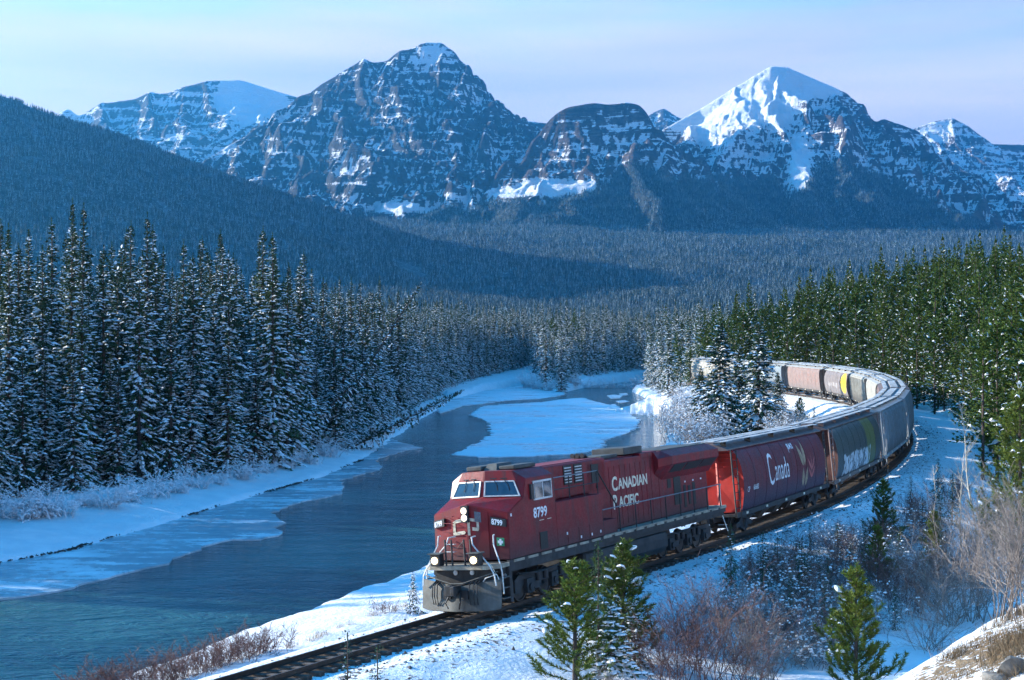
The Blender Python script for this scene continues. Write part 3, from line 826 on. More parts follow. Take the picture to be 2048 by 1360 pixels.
def conifer_meshes(name, seed, H, Rm, snow, style='spruce', dz=.36, z0=.02, step=.42, needle=None, open_=0.0, spray=1.0, near=False, lean=None):
    rng = np.random.default_rng(seed)
    P, Dv, SZ, HT = [], [], [], []
    z = z0*H
    lump = rng.uniform(0, 6.28)
    while z < H*0.985:
        t = z/H
        if style == 'spruce': r = Rm*((1-t)**.78)*(.82 + .22*math.sin(z*1.1+lump)) + .12
        else: r = Rm*(math.sin(min(1, (1-t)*1.55)*math.pi/2)**.9)*(.8 + .3*math.sin(z*.8+lump))*(.35 + .65*sstep(z0*.8, z0+.25, t)) + .10
        nb = rng.integers(4, 7)
        a0 = rng.uniform(0, 6.28)
        for b in range(nb):
            if rng.random() < open_: continue
            az = a0 + b*2*math.pi/nb + rng.normal(0, .25)
            L = max(.2, r*rng.uniform(.55, 1.2))
            el = (-.30 + .95*t**1.6 if style == 'spruce' else -.05 + .85*t) + rng.normal(0, .12)
            n = max(1, int(L/step + .5))
            hx, hy = math.cos(az), math.sin(az)
            for j in range(n):
                u = (j + .75)/n
                if n > 2 and u < .22: continue
                e = el - (.55 if style == 'spruce' else .05)*u + (.45*u*u)
                rr = L*u
                P.append((hx*rr*math.cos(el), hy*rr*math.cos(el), z + rng.normal(0, .10) + rr*math.sin(el - .16*u)))
                Dv.append((hx*math.cos(e), hy*math.cos(e), math.sin(e)))
                SZ.append((.62 - .22*u)*(.55 + .45*min(1, L/1.3))*rng.uniform(.75, 1.25)*spray)
                HT.append(t)
        z += dz*rng.uniform(.7, 1.3)*(1 - .35*t)
    # leader
    for k in range(5):
        P.append((0, 0, H*(.965 + .012*k))); a = rng.uniform(0, 6.28); Dv.append((.3*math.cos(a), .3*math.sin(a), .95)); SZ.append(.28*spray); HT.append(1)
    P = np.array(P); Dv = np.array(Dv); SZ = np.array(SZ); HT = np.array(HT); N = len(P)
    MR = np.eye(3) if lean is None else np.array(Vector((0, 0, 1)).rotation_difference(Vector(lean).normalized()).to_matrix())
    P = P @ MR.T; Dv = Dv @ MR.T                         # a leaning tree: boughs still droop and carry snow on their upper side
    Vs, Fq, Ft, mi = [], [], [], []; off = 0
    def rotz(v, a): c, s = np.cos(a), np.sin(a); return np.stack([v[:, 0]*c - v[:, 1]*s, v[:, 0]*s + v[:, 1]*c, v[:, 2]], 1)
    for ang, ls, ws in ((0, 1.0, .34), (.85, .85, .26), (-.85, .85, .26)):
        d = rotz(Dv, ang + rng.normal(0, .2, N))
        V, F = kites(P, d, SZ*ls, SZ*ws, rng.normal(0, .03, N), rng)
        Vs.append(V); Fq.append(F + off); off += len(V)
    # hanging twigs below
    d = rotz(Dv, rng.normal(0, .6, N)); d[:, 2] -= .9; d /= np.linalg.norm(d, axis=1, keepdims=True)
    V, F = kites(P, d, SZ*.8, SZ*.22, rng.normal(-.05, .03, N), rng)
    Vs.append(V); Fq.append(F + off); off += len(V)
    nq = sum(len(f) for f in Fq)
    sel = rng.random(N) < snow*(1.0 - .7*HT)*(.7 + .6*(np.sin(P[:, 2]*1.7 + np.arctan2(P[:, 1], P[:, 0])*2) > -.2))
    if sel.any():
        ps = SZ[sel]
        V, F = (domes if near else mounds)(P[sel], Dv[sel], ps*rng.uniform(.9, 1.9, sel.sum()), ps*rng.uniform(.28, .62, sel.sum()), ps*.22, rng)
        Vs.append(V); Ft.append(F + off); off += len(V)
    nt = sum(len(f) for f in Ft)
    crown = np_mesh(name + '_crown', np.concatenate(Vs), [np.concatenate(Fq)] + ([np.concatenate(Ft)] if Ft else []), [needle or M_SPRUCE, M_TUFT], [0]*nq + [1]*nt)
    # trunk with a slight sweep and dead stubs low down
    zs = np.linspace(-.6, H*.97, 9); bx = np.cumsum(rng.normal(0, .012*H/8, 9)); by = np.cumsum(rng.normal(0, .012*H/8, 9)); bx -= bx[0]; by -= by[0]
    bx *= .3; by *= .3
    rad = np.maximum(.018, (.0105*H)*(1 - np.clip(zs/H, 0, 1))**.8 + .01)
    A = np.stack([bx, by, zs], 1)
    V, F = seg_prisms(A[:-1], A[1:], rad[:-1], rad[1:], 7)
    ns = 26; sz = rng.uniform(.02, .5, ns)*H; sa = rng.uniform(0, 6.28, ns); sl = rng.uniform(.3, .9, ns)*min(1.6, Rm)*.6
    SA = np.stack([0*sz, 0*sz, sz], 1); SB = SA + np.stack([np.cos(sa)*sl, np.sin(sa)*sl, -.12*sl], 1)
    V2, F2 = seg_prisms(SA, SB, np.full(ns, .022), np.full(ns, .008), 3, len(V))
    trunk = np_mesh(name + '_trunk', np.concatenate([V, V2]) @ MR.T, np.concatenate([F, F2]), [M_BARK])
    return trunk, crown

SPRUCE = [conifer_meshes('spruce', 11 + k, h, r, s, needle=M_SPRUCE) for k, (h, r, s) in enumerate(((24, 3.5, .62), (22, 3.0, .70), (20.5, 3.3, .56), (23, 2.8, .60), (18, 3.1, .72), (21, 3.7, .66), (24.5, 3.0, .50)))]
PINE = [conifer_meshes('pine', 41 + k, h, r, s, 'pine', .42, z0, .40, M_PINE, .12, 1.0) for k, (h, r, s, z0) in enumerate(((17, 2.6, .15, .06), (15.5, 2.8, .20, .04), (18, 2.4, .12, .10), (14, 2.5, .24, .03), (16, 3.0, .13, .05)))]
FULL = [conifer_meshes('full_spruce', 61 + k, h, r, s, 'spruce', .22, .03, .27, M_SPRUCE, 0, .95) for k, (h, r, s) in enumerate(((13.5, 3.5, .62), (14.5, 3.3, .58)))]
SMALL = [conifer_meshes('small_spruce', 71 + k, h, r, s, 'spruce', .17, .03, .16, M_SPRUCE, .05, .36, True) for k, (h, r, s) in enumerate(((3.6, .95, .22), (4.4, 1.1, .15), (3.0, .9, .45), (5.2, 1.0, .10)))]
LEANS = ((12.5, 13.5, 6.2), (11.2, 9, 18.9), (11, 8, 11.8))
LEANER = [conifer_meshes('leaning_spruce', 81 + k, h, r, s, needle=M_SPRUCE, dz=d, open_=.1, lean=LEANS[k]) for k, (h, r, s, d) in enumerate(((20, 1.5, 1.3, .34), (24, 1.4, .8, .6), (18, 1.3, 1.2, .4)))]

def plant_tree(name, pair, loc, rz, sc, label, group=None, lean=None, cat='tree', sxy=None):
    e = empty(name, loc)
    if lean is not None:
        e.rotation_mode = 'QUATERNION'
        e.rotation_quaternion = Vector((0, 0, 1)).rotation_difference(Vector(lean).normalized()) @ Matrix.Rotation(rz, 4, 'Z').to_quaternion()
    else: e.rotation_euler = (0, 0, rz)
    w = sxy or sc
    e.scale = (w, w, sc)
    link('trunk', pair[0], e); link('crown', pair[1], e)
    return tag(e, label, cat, group)

# scatter by geometry nodes for woods too far or too many to count
def scatter(name, pts, rot, sc, kind, sources, label):
    me = bpy.data.meshes.new(name)
    me.vertices.add(len(pts)); me.vertices.foreach_set('co', np.asarray(pts, np.float32).ravel())
    for k, v in (('rz', rot), ('sc', sc)): set_attr(me, k, v)
    a = me.attributes.new('kd', 'INT', 'POINT'); a.data.foreach_set('value', np.asarray(kind, np.int32))
    o = link(name, me)
    ng = bpy.data.node_groups.new(name + '_scatter', 'GeometryNodeTree')
    ng.interface.new_socket('Geometry', in_out='INPUT', socket_type='NodeSocketGeometry')
    ng.interface.new_socket('Geometry', in_out='OUTPUT', socket_type='NodeSocketGeometry')
    N, L = ng.nodes, ng.links
    gi = N.new('NodeGroupInput'); go = N.new('NodeGroupOutput')
    jj = N.new('GeometryNodeJoinGeometry')
    for src in reversed(sources):
        oi = N.new('GeometryNodeObjectInfo'); oi.inputs['Object'].default_value = src; oi.transform_space = 'ORIGINAL'
        oi.inputs['As Instance'].default_value = True
        L.new(oi.outputs['Geometry'], jj.inputs[0])
    ip = N.new('GeometryNodeInstanceOnPoints')
    ip.inputs['Pick Instance'].default_value = True
    def named(nm, tp):
        q = N.new('GeometryNodeInputNamedAttribute'); q.data_type = tp; q.inputs['Name'].default_value = nm
        return q.outputs['Attribute']
    cx = N.new('ShaderNodeCombineXYZ'); L.new(named('rz', 'FLOAT'), cx.inputs['Z'])
    L.new(gi.outputs[0], ip.inputs['Points']); L.new(jj.outputs[0], ip.inputs['Instance'])
    L.new(named('kd', 'INT'), ip.inputs['Instance Index'])
    L.new(cx.outputs[0], ip.inputs['Rotation']); L.new(named('sc', 'FLOAT'), ip.inputs['Scale'])
    L.new(ip.outputs[0], go.inputs[0])
    md = o.modifiers.new('scatter', 'NODES'); md.node_group = ng
    return tag(o, label, 'forest', kind='stuff')

# --- far conifer: a few jagged skirts, frosted on top
def far_mat(name, dark, lite, frost, amount):
    m, n, l, p = nodes_of(name)
    oi = n.new('ShaderNodeObjectInfo'); geo = n.new('ShaderNodeNewGeometry'); tc = n.new('ShaderNodeTexCoord')
    t = noise(n, l, .9, 3, tc.outputs['Object'], .6)
    c = mixc(n, l, oi.outputs['Random'], dark, lite)
    f = mathn(n, l, 'ADD', t.outputs['Fac'], mathn(n, l, 'MULTIPLY', mathn(n, l, 'SUBTRACT', oi.outputs['Random'], .5), .16))
    c = mixc(n, l, mapr(n, l, f, .58 - amount, .66 - amount), c, frost)
    l.new(c, p.inputs['Base Color']); p.inputs['Roughness'].default_value = .8; p.inputs['Specular IOR Level'].default_value = .1
    return m
M_FARTREE = far_mat('far_conifer', (0.012, 0.028, 0.026), (0.03, 0.05, 0.035), (0.36, 0.46, 0.52), .05)
def far_tree_mesh(seed, H=18, Rm=2.2, tiers=7):
    rng = np.random.default_rng(seed); V, F = [], []
    for k in range(tiers):
        t = k/tiers; z0 = H*(.06 + .86*t); zt = min(H, z0 + H*.26*(1-.3*t)); r = Rm*(1-t)**.85 + .18
        b = len(V); n = 8
        ox, oy = rng.normal(0, .15, 2)
        V.append((ox, oy, zt))
        for i in range(n):
            a = 2*math.pi*(i + rng.uniform(-.3, .3))/n; rr = r*(1.15 if i % 2 else .6)*rng.uniform(.75, 1.2)
            V.append((ox + math.cos(a)*rr, oy + math.sin(a)*rr, z0 - (.5 if i % 2 else -.3) + rng.normal(0, .25)))
        F += [(b, b+1+i, b+1+(i+1) % n) for i in range(n)]
    return np_mesh('far_conifer', np.array(V), np.array(F), [M_FARTREE])
# ---------------------------------------------------------------- woods
rng = np.random.default_rng(5)
def poisson(cands, r, existing=None):
    """greedy thinning with a cell grid"""
    out = []; cell = {}
    def ok(p, rr):
        i, j = int(p[0]//r), int(p[1]//r)
        for a in (-1, 0, 1):
            for b in (-1, 0, 1):
                for q in cell.get((i+a, j+b), ()):
                    if (q[0]-p[0])**2 + (q[1]-p[1])**2 < rr*rr: return False
        return True
    for p in (existing if existing is not None else []): cell.setdefault((int(p[0]//r), int(p[1]//r)), []).append(p)
    for p in cands:
        if ok(p, r): out.append(p); cell.setdefault((int(p[0]//r), int(p[1]//r)), []).append(p)
    return np.array(out)
def proj(x, y, z): return 1024 + FPX*x/y, YH - FPX*(z-HC)/y

# far river bank: edge of the wood from the frame's left to the river bend
edge = np.array([px2ground(a, b, -3.4) for a, b in ((-300,1100),(0,1015),(120,1000),(300,972),(470,952),(600,925),(690,890),(760,850),(830,808),(885,786),(960,768),(1030,757),(1062,752))])
def along(poly, n, depth, jit, rng):
    seg = np.linalg.norm(np.diff(poly, axis=0), axis=1); cum = np.concatenate([[0], np.cumsum(seg)])
    u = rng.uniform(0, cum[-1], n); k = np.clip(np.searchsorted(cum, u) - 1, 0, len(seg)-1)
    f = (u - cum[k])/seg[k]; p = poly[k] + (poly[k+1]-poly[k])*f[:, None]
    e = (poly[k+1]-poly[k])/seg[k][:, None]; nn = np.stack([-e[:, 1], e[:, 0]], 1)
    return p + nn*(rng.random(n)[:, None]**1.1*depth) + rng.normal(0, jit, (n, 2))
LP = along(edge, 20000, 52, .6, rng)
LP = LP[LP[:, 0] > -75]
LP = poisson(LP, 2.55)
sd_ = poly_sd(LP[:, 0], LP[:, 1], RIVER)
LP = LP[sd_ > 1.2]
LPX = 1024 + FPX*LP[:, 0]/LP[:, 1]
de = np.array([np.min(np.hypot(edge[:, 0][:, None]*0 + 0, 0)) if 0 else 0 for _ in range(1)])
# which show largest: near and close to the wood's edge
def edge_dist(p):
    best = 1e9
    for a, b in zip(edge[:-1], edge[1:]):
        e = b-a; t = min(1, max(0, ((p-a) @ e)/(e @ e))); best = min(best, np.linalg.norm(p-a-e*t))
    return best
ED = np.array([edge_dist(p) for p in LP])
rank = np.argsort(LP[:, 1] + ED*3.2 + np.where((LPX < -60), 400, 0))
own = rank[:285]; rest = rank[285:]
for k in own:
    x, y = LP[k]; z = float(ground_z(np.array([x]), np.array([y]))[0])
    v = int(rng.integers(0, len(SPRUCE))); hs = rng.uniform(.78, 1.06)*(1 if ED[k] > 4 else rng.choice([.55, .8, .95, 1.0]))
    if LPX[k] > 560: hs *= .93
    big = 'towering' if hs > .97 else ('tall' if hs > .82 else 'short')
    if ED[k] < 3.5: lab, grp = big + (' snow laden spruce at the wood edge behind the frosted shrubs of the far bank' if LPX[k] < 700 else ' snow laden spruce at the wood edge along the icy inlet'), big + (' spruces behind the frosted shrubs' if LPX[k] < 700 else ' spruces along the icy inlet')
    elif ED[k] < 9: lab, grp = big + ' snow laden spruce just inside the wood on the far bank', big + ' spruces just inside the far bank wood'
    else: lab, grp = big + ' snow laden spruce deep in the wood on the far bank', big + ' spruces deep in the far bank wood'
    plant_tree('spruce_tree', SPRUCE[v], (x, y, z), rng.uniform(0, 6.28), hs, lab, grp, sxy=max(hs, .75)*rng.uniform(.9, 1.15))

# the wood right of the railway curve
cand = np.stack([rng.uniform(14, 190, 16000), rng.uniform(62, 330, 16000)], 1)
S_, D_ = track_dist(cand[:, 0], cand[:, 1])
px_ = 1024 + FPX*cand[:, 0]/cand[:, 1]
keep = (D_ > 7.2) & (D_ < 62) & (px_ < 2200) & ((cand[:, 1] > 100) | (D_ > 12)) & (S_ > 45) & (S_ < 236) & (cand[:, 1] > 78) & (poly_sd(cand[:, 0], cand[:, 1], RIVER) > 4)
RP = poisson(cand[keep], 2.7)
S_, D_ = track_dist(RP[:, 0], RP[:, 1])
order = np.argsort(RP[:, 1] + D_*1.2)
for k in order[:270]:
    x, y = RP[k]; z = float(ground_z(np.array([x]), np.array([y]))[0])
    v = int(rng.integers(0, len(PINE))); hs = rng.uniform(.8, 1.1)*(.72 if D_[k] < 10.5 else 1)
    if y < 105: hs *= .8
    big = 'tall' if hs > .98 else ('middling' if hs > .82 else 'small')
    if D_[k] < 11: lab, grp = big + ' green pine in the first row beside the snowy railway curve', big + ' pines in the first row beside the curve'
    elif D_[k] < 22: lab, grp = big + ' green pine behind the first row beside the railway curve', big + ' pines behind the first row beside the curve'
    else: lab, grp = big + ' green pine high on the wooded slope above the railway curve', big + ' pines high on the slope above the curve'
    plant_tree('pine_tree', PINE[v], (x, y, z), rng.uniform(0, 6.28), hs, lab, grp, sxy=hs*rng.uniform(.9, 1.15))

# uncounted rest: beyond the bend, between river and railway farther off
fx, fy = [], []
cand = np.stack([rng.uniform(-150, 330, 60000), rng.uniform(215, 900, 60000)], 1)
px_ = 1024 + FPX*cand[:, 0]/cand[:, 1]
S_, D_ = track_dist(cand[:, 0], cand[:, 1]); rv_ = poly_sd(cand[:, 0], cand[:, 1], RIVER)
ctr = px_ > 1062
keep = (rv_ > 2.5) & (np.abs(D_) > 7) & (px_ > 850) & (px_ < 2150) & ((px_ > 1075) | (cand[:, 1] > 540)) & ((D_ > 0) | (cand[:, 1] > 330)) & (cand[:, 1] > 330 - 0.9*np.clip(D_, 0, 200))
MP = poisson(cand[keep], 3.6, existing=[tuple(q) for q in RP])
print('woods', len(LP), len(RP), len(MP))
mid = np.concatenate([LP[rest], RP[order[270:]], MP])
is_pine = np.concatenate([np.zeros(len(rest)), np.ones(max(0, len(RP)-270)), (rng.random(len(MP)) < np.clip((1024 + FPX*MP[:, 0]/MP[:, 1] - 1250)/400, .05, .9))]).astype(bool)
mz = np.where(mid[:, 1] < 700, ground_z(mid[:, 0], mid[:, 1]), hill_z(mid[:, 0], mid[:, 1]))
SRC = []
for o in COL.objects:
    if o.name.startswith('crown'): SRC.append(o)
def first_with(mesh): return next(o for o in SRC if o.data == mesh)
src = [first_with(p[1]) for p in SPRUCE] + [first_with(p[1]) for p in PINE]
kind = np.where(is_pine, 7 + rng.integers(0, 5, len(mid)), rng.integers(0, 7, len(mid)))
scl = np.where(is_pine, rng.uniform(.85, 1.15, len(mid)), rng.uniform(.62, .92, len(mid)))
scatter('valley_forest', np.stack([mid[:, 0], mid[:, 1], mz], 1), rng.uniform(0, 6.28, len(mid)), scl, kind, src, 'snowy conifer forest filling the valley beyond the river bend')

# the hillside forest
FT = []
for k in range(4):
    x, y = (-40 + 60*k, 2380 + 20*k)
    FT.append(tag(link('far_conifer', far_tree_mesh(900 + k, 18 + k, 2.1 + .15*k)), 'tiny frosted conifer in the front line of the hillside forest', 'tree', 'front line conifers of the hillside forest'))
    FT[-1].location = (x, y, float(hill_z(x, y)))
pts = []
y = 1300.0
while y < 8300:
    sp = np.interp(y, [1300, 2300, 3500, 5000, 8000], [9.0, 9.0, 11.5, 15, 22])
    sp *= .84
    x0, x1 = -0.36*y, (0.36*y if y > 2300 else -0.05*y)
    n = int((x1-x0)/sp)
    pts.append(np.stack([rng.uniform(x0, x1, n), y + rng.uniform(-sp, sp, n)*.8], 1))
    y += sp
HP = np.concatenate(pts)
hz_ = hill_z(HP[:, 0], HP[:, 1])
e_ = fbm(HP[:, 0]/240, HP[:, 1]/420, 3, 77)
keep = e_ > -.42
HP = HP[keep]; hz_ = hz_[keep]
MPs = np.concatenate(FOREST_PTS)
MPs = np.repeat(MPs, 2, 0) + np.concatenate([rng.normal(0, 6, (len(MPs)*2, 2)), np.full((len(MPs)*2, 1), -4.0)], 1)
print('hillside trees', len(HP), 'mountain trees', len(MPs))
A3 = np.concatenate([np.stack([HP[:, 0], HP[:, 1], hz_], 1), MPs])
scatter('hillside_forest', A3, rng.uniform(0, 6.28, len(A3)), rng.uniform(.55, .95, len(A3))*np.interp(A3[:, 1], [2500, 8000], [.92, 1.25]), rng.integers(0, 4, len(A3)), FT, 'hazy blue conifer forest covering the hillside below the mountains')
# ---------------------------------------------------------------- railway line
M_RAIL = plain('rusty_rail', (0.055, 0.038, 0.030), .55, .3, .35, 4.0)
M_TIE = plain('weathered_sleeper', (0.060, 0.045, 0.036), .9, 0, .5, 5.0, .5)
M_STONE = plain('ballast_stone', (0.13, 0.11, 0.10), .9, 0, .5, 2.0)
trk = tag(empty('railway_track', (P0[0], P0[1], 0)), 'single railway track of two rails curving along the river', 'railway track')
def rail(side):
    prof = [(-.075, -.172), (.075, -.172), (.075, -.158), (.012, -.14), (.012, -.045), (.037, -.035), (.037, 0), (-.037, 0), (-.037, -.035), (-.012, -.045), (-.012, -.14), (-.075, -.158)]
    mb = MB(); ss = np.arange(S_MIN + 1, 226, 1.5)
    o = Vector((P0[0], P0[1], 0))
    mb.loft([[tuple(Vector(track_pt(s, side*.755 + a, b)) - o) for a, b in prof] for s in ss])
    mb.build('rail', M_RAIL, trk)
rail(1); rail(-1)
tie = MB().box(-.115, .115, -1.30, 1.30, -.33, -.178).build('sleeper', M_TIE, trk, bevel=.012)
def frame_matrix(s, off=Vector((0, 0, 0))):
    x, y, z, t = track_at(s)
    return Matrix.Translation(Vector((x, y, z)) - off) @ Matrix.Rotation(math.pi/2 - t, 4, 'Z') @ Matrix.Rotation(-ROLL, 4, 'X')
off0 = Vector((P0[0], P0[1], 0)); rt = random.Random(3)
ties = np.arange(-40, 105, .56)
for k, s in enumerate(ties):
    o = tie if k == 0 else tie.copy()
    if k: COL.objects.link(o)
    o.matrix_local = frame_matrix(s + rt.uniform(-.03, .03), off0) @ Matrix.Translation((0, rt.uniform(-.04, .04), rt.uniform(-.012, .012))) @ Matrix.Rotation(rt.uniform(-.02, .02), 4, 'Z')
# loose stones poking through the snow on the ballast shoulders
def stones(n, seed):
    r = np.random.default_rng(seed); V = []; F = []
    for k in range(n):
        s = r.uniform(-34, 120); l = r.choice([-1, 1, 1])*abs(r.normal(2.2, .9))
        if abs(l) > 4.4 or (-.95 < abs(l) - .755 < .1 and r.random() < .3): continue
        p = np.array(track_pt(s, l, 0)); z = float(ground_z(np.array([p[0]]), np.array([p[1]]))[0]) if k % 1 == 0 else 0
        q = r.uniform(.025, .075); b = len(V)
        o = r.normal(0, q, (6, 3))*.35 + np.array([[q,0,0],[-q,0,0],[0,q,0],[0,-q,0],[0,0,q*.8],[0,0,-q]])
        V += [tuple(np.array([p[0], p[1], z]) - np.array([P0[0], P0[1], 0]) + w) for w in o]
        F += [(b, b+2, b+4), (b+2, b+1, b+4), (b+1, b+3, b+4), (b+3, b, b+4), (b+2, b, b+5), (b+1, b+2, b+5), (b+3, b+1, b+5), (b, b+3, b+5)]
    o = link('ballast_stones', np_mesh('ballast_stones', np.array(V), np.array(F), [M_STONE]), trk); o['kind'] = 'stuff'
stones(2600, 4)

# ---------------------------------------------------------------- train helpers: s back along the car, l towards the camera's side, z above the rail
class TB(MB):
    def bx(s, s0, s1, l0, l1, z0, z1, mi=0): return s.box(s0, s1, -l1, -l0, z0, z1, mi)
    def tb(s, pts, r, n=6, mi=0): return s.tube([(a, -b, c) for a, b, c in pts], r, n, mi)
    def lf(s, secs, mi=0, cap=True): return s.loft([[(a, -b, c) for a, b, c in q] for q in secs], mi, cap)
    def poly(s, pts, mi=0): return s.add([(a, -b, c) for a, b, c in pts], [tuple(range(len(pts)))], mi)
def quad_at(Q, u, v, off=0.0):
    """point at (u,v) of the quad Q = (00,10,11,01), pushed off its face"""
    q = [Vector(p) for p in Q]
    p = (q[0]*(1-u) + q[1]*u)*(1-v) + (q[3]*(1-u) + q[2]*u)*v
    n = (q[1]-q[0]).cross(q[3]-q[0]).normalized()
    return p + n*off
def on_quad(mb, Q, u0, u1, v0, v1, off, th, mi=0, sign=1):
    c = [(u0, v0), (u1, v0), (u1, v1), (u0, v1)]
    a = [tuple(quad_at(Q, u, v, sign*off)) for u, v in c]; b = [tuple(quad_at(Q, u, v, sign*(off+th))) for u, v in c]
    mb.lf([a, b], mi)
def text_mesh(txt, size, bold=.0, xs=1.0, space=1.0):
    cu = bpy.data.curves.new('lettering', 'FONT'); cu.body = txt; cu.size = size; cu.offset = bold; cu.space_character = space; cu.resolution_u = 3
    o = bpy.data.objects.new('lettering', cu); COL.objects.link(o)
    dg = bpy.context.evaluated_depsgraph_get(); dg.update()
    me = bpy.data.meshes.new_from_object(o.evaluated_get(dg))
    bpy.data.objects.remove(o); bpy.data.curves.remove(cu)
    me.transform(Matrix.Scale(xs, 4, Vector((1, 0, 0))))
    return me
def lettering(txt, size, place, mat, parent, bold=.0, xs=1.0, name='lettering', slices=0.0, space=1.0, anchor='left'):
    """flat print laid on a surface; place(x, y) -> local point"""
    me = text_mesh(txt, size, bold, xs, space)
    bm = bmesh.new(); bm.from_mesh(me)
    lay(bm, me, place, slices)
    me.materials.clear(); me.materials.append(mat)
    return link(name, me, parent)
def lay(bm, me, place, slices):
    if slices:
        ys = [v.co.y for v in bm.verts]; y = min(ys) + slices
        while y < max(ys):
            bmesh.ops.bisect_plane(bm, geom=bm.verts[:] + bm.edges[:] + bm.faces[:], plane_co=(0, y, 0), plane_no=(0, 1, 0)); y += slices
    for v in bm.verts:
        a, b, c = place(v.co.x, v.co.y); v.co = (a, -b, c)
    bm.to_mesh(me); bm.free()
def print_shape(polys, place, mat, parent, name, slices=0.12):
    me = bpy.data.meshes.new(name); V = []; F = []
    for P in polys:
        b = len(V); V += [(x, y, 0) for x, y in P]; F.append(tuple(range(b, b+len(P))))
    me.from_pydata(V, [], F); bm = bmesh.new(); bm.from_mesh(me)
    bmesh.ops.triangulate(bm, faces=bm.faces[:]); lay(bm, me, place, slices)
    me.materials.append(mat)
    return link(name, me, parent)

def paint(name, col, dirt, amount, rough=.5, stain=None, low=0.0, coat=.15):
    """weathered paint: vertical rain streaks, blotches and road dirt thrown up from the track"""
    m, n, l, p = nodes_of(name)
    tc = n.new('ShaderNodeTexCoord'); V = tc.outputs['Object']
    a = noise(n, l, 1.3, 6, V, .6); st = noise(n, l, 2.6, 5, V, .6, (1.6, 1.6, .12)); fi = noise(n, l, 14, 3, V, .6)
    c = mixc(n, l, mapr(n, l, a.outputs['Fac'], .3, .72), tuple(q*.74 for q in col), tuple(min(1, q*1.18) for q in col))
    f = mathn(n, l, 'MULTIPLY', mapr(n, l, st.outputs['Fac'], .42, .78), amount)
    c = mixc(n, l, f, c, dirt)
    if stain: c = mixc(n, l, mathn(n, l, 'MULTIPLY', mapr(n, l, a.outputs['Fac'], .56, .66), .75), c, stain)
    if low:
        sx = n.new('ShaderNodeSeparateXYZ'); l.new(V, sx.inputs[0])
        h = mathn(n, l, 'ADD', sx.outputs['Z'], mathn(n, l, 'MULTIPLY', mathn(n, l, 'SUBTRACT', st.outputs['Fac'], .5), 1.6))
        c = mixc(n, l, mathn(n, l, 'MULTIPLY', mapr(n, l, h, low + .8, low - .5), .8), c, dirt)
    l.new(c, p.inputs['Base Color'])
    l.new(mapr(n, l, fi.outputs['Fac'], .2, .8, rough - .08, rough + .16), p.inputs['Roughness'])
    p.inputs['Coat Weight'].default_value = coat; p.inputs['Coat Roughness'].default_value = .25
    p.inputs['Specular IOR Level'].default_value = .28
    l.new(bump(n, l, a.outputs['Fac'], .06, .06), p.inputs['Normal'])
    return m
M_RED = paint('red_locomotive_paint', (0.205, 0.0065, 0.012), (0.040, 0.028, 0.032), .75, .52, None, 2.0, 0.04)
M_REDTOP = paint('dusty_red_roof_paint', (0.22, 0.035, 0.045), (0.10, 0.08, 0.09), .7, .6, None, 0, 0)
M_GREY = plain('grey_plough_steel', (0.085, 0.09, 0.084), .65, .05, .35, 2.2, .2, ((0.035, 0.032, 0.028), .9))
M_DARK = plain('sooty_and_shaded_steel', (0.028, 0.029, 0.031), .7, .2, .4, 3.0, .3, ((0.075, 0.065, 0.055), .6))
M_BLACK = plain('black_fittings', (0.016, 0.016, 0.018), .55, 0, .3, 5.0)
M_SCREEN = plain('dark_radiator_screen', (0.018, 0.022, 0.022), .6, .3, .3, 20.0)
M_GLASS = plain('cab_glass', (0.012, 0.03, 0.06), .04, 0, .2, 2.0, spec=.9)
M_GASKET = plain('pale_window_frame', (0.50, 0.52, 0.52), .5, .2, .2, 6.0)
M_WHITE = plain('white_rail_paint', (0.66, 0.66, 0.63), .5, 0, .15, 6.0)
M_STEELBLUE = plain('dull_steel_rail', (0.16, 0.18, 0.20), .5, .2, .2, 6.0)
M_LETTER = plain('cream_lettering', (0.66, 0.60, 0.46), .55, 0, .22, 5.0)
M_LETTERD = plain('dusty_cream_lettering', (0.40, 0.36, 0.28), .6, 0, .3, 6.0)
M_LETTERW = plain('white_lettering', (0.72, 0.74, 0.76), .55, 0, .12, 5.0)
M_BEIGE = plain('dusty_beige_edge', (0.30, 0.26, 0.20), .8, 0, .35, 2.5)
M_GREEN = plain('first_aid_green', (0.015, 0.22, 0.10), .5, 0, .1, 5.0)
M_LAMP = emissive('lit_headlamp', (1.0, 0.76, 0.42), 1.5)
M_WHEEL = plain('wheel_steel', (0.05, 0.045, 0.042), .5, .5, .35, 5.0)
M_ROOFDARK = plain('sooty_roof', (0.06, 0.066, 0.064), .7, .1, .35, 2.0, .2)

def place_car(name, s_front, a, b):
    """Empty at the car's front coupler, lying on the chord between its two bogies"""
    A = Vector(track_pt(s_front + a, 0, 0)); B = Vector(track_pt(s_front + b, 0, 0))
    x = (B - A).normalized(); y = Vector((0, 0, 1)).cross(x).normalized(); z = x.cross(y)
    e = empty(name)
    e.matrix_world = Matrix.Translation(A - x*a) @ Matrix((x, y, z)).transposed().to_4x4() @ Matrix.Rotation(-ROLL, 4, 'X')
    return e

def wheelset(parent, s, r, mat=M_WHEEL):
    mb = TB()
    prof = [(.70, r+.03), (.735, r+.03), (.745, r), (.83, r-.01), (.83, r-.07), (.80, r-.09), (.80, .16), (.83, .14), (.86, .10)]
    for sg in (-1, 1):
        n = 22
        mb.loft([[(s + q[1]*math.cos(2*math.pi*k/n), -sg*q[0], r + q[1]*math.sin(2*math.pi*k/n)) for k in range(n)] for q in prof])
    mb.tb([(s, -.8, r), (s, .8, r)], .085, 8)
    return mb.build('wheelset', mat, parent)

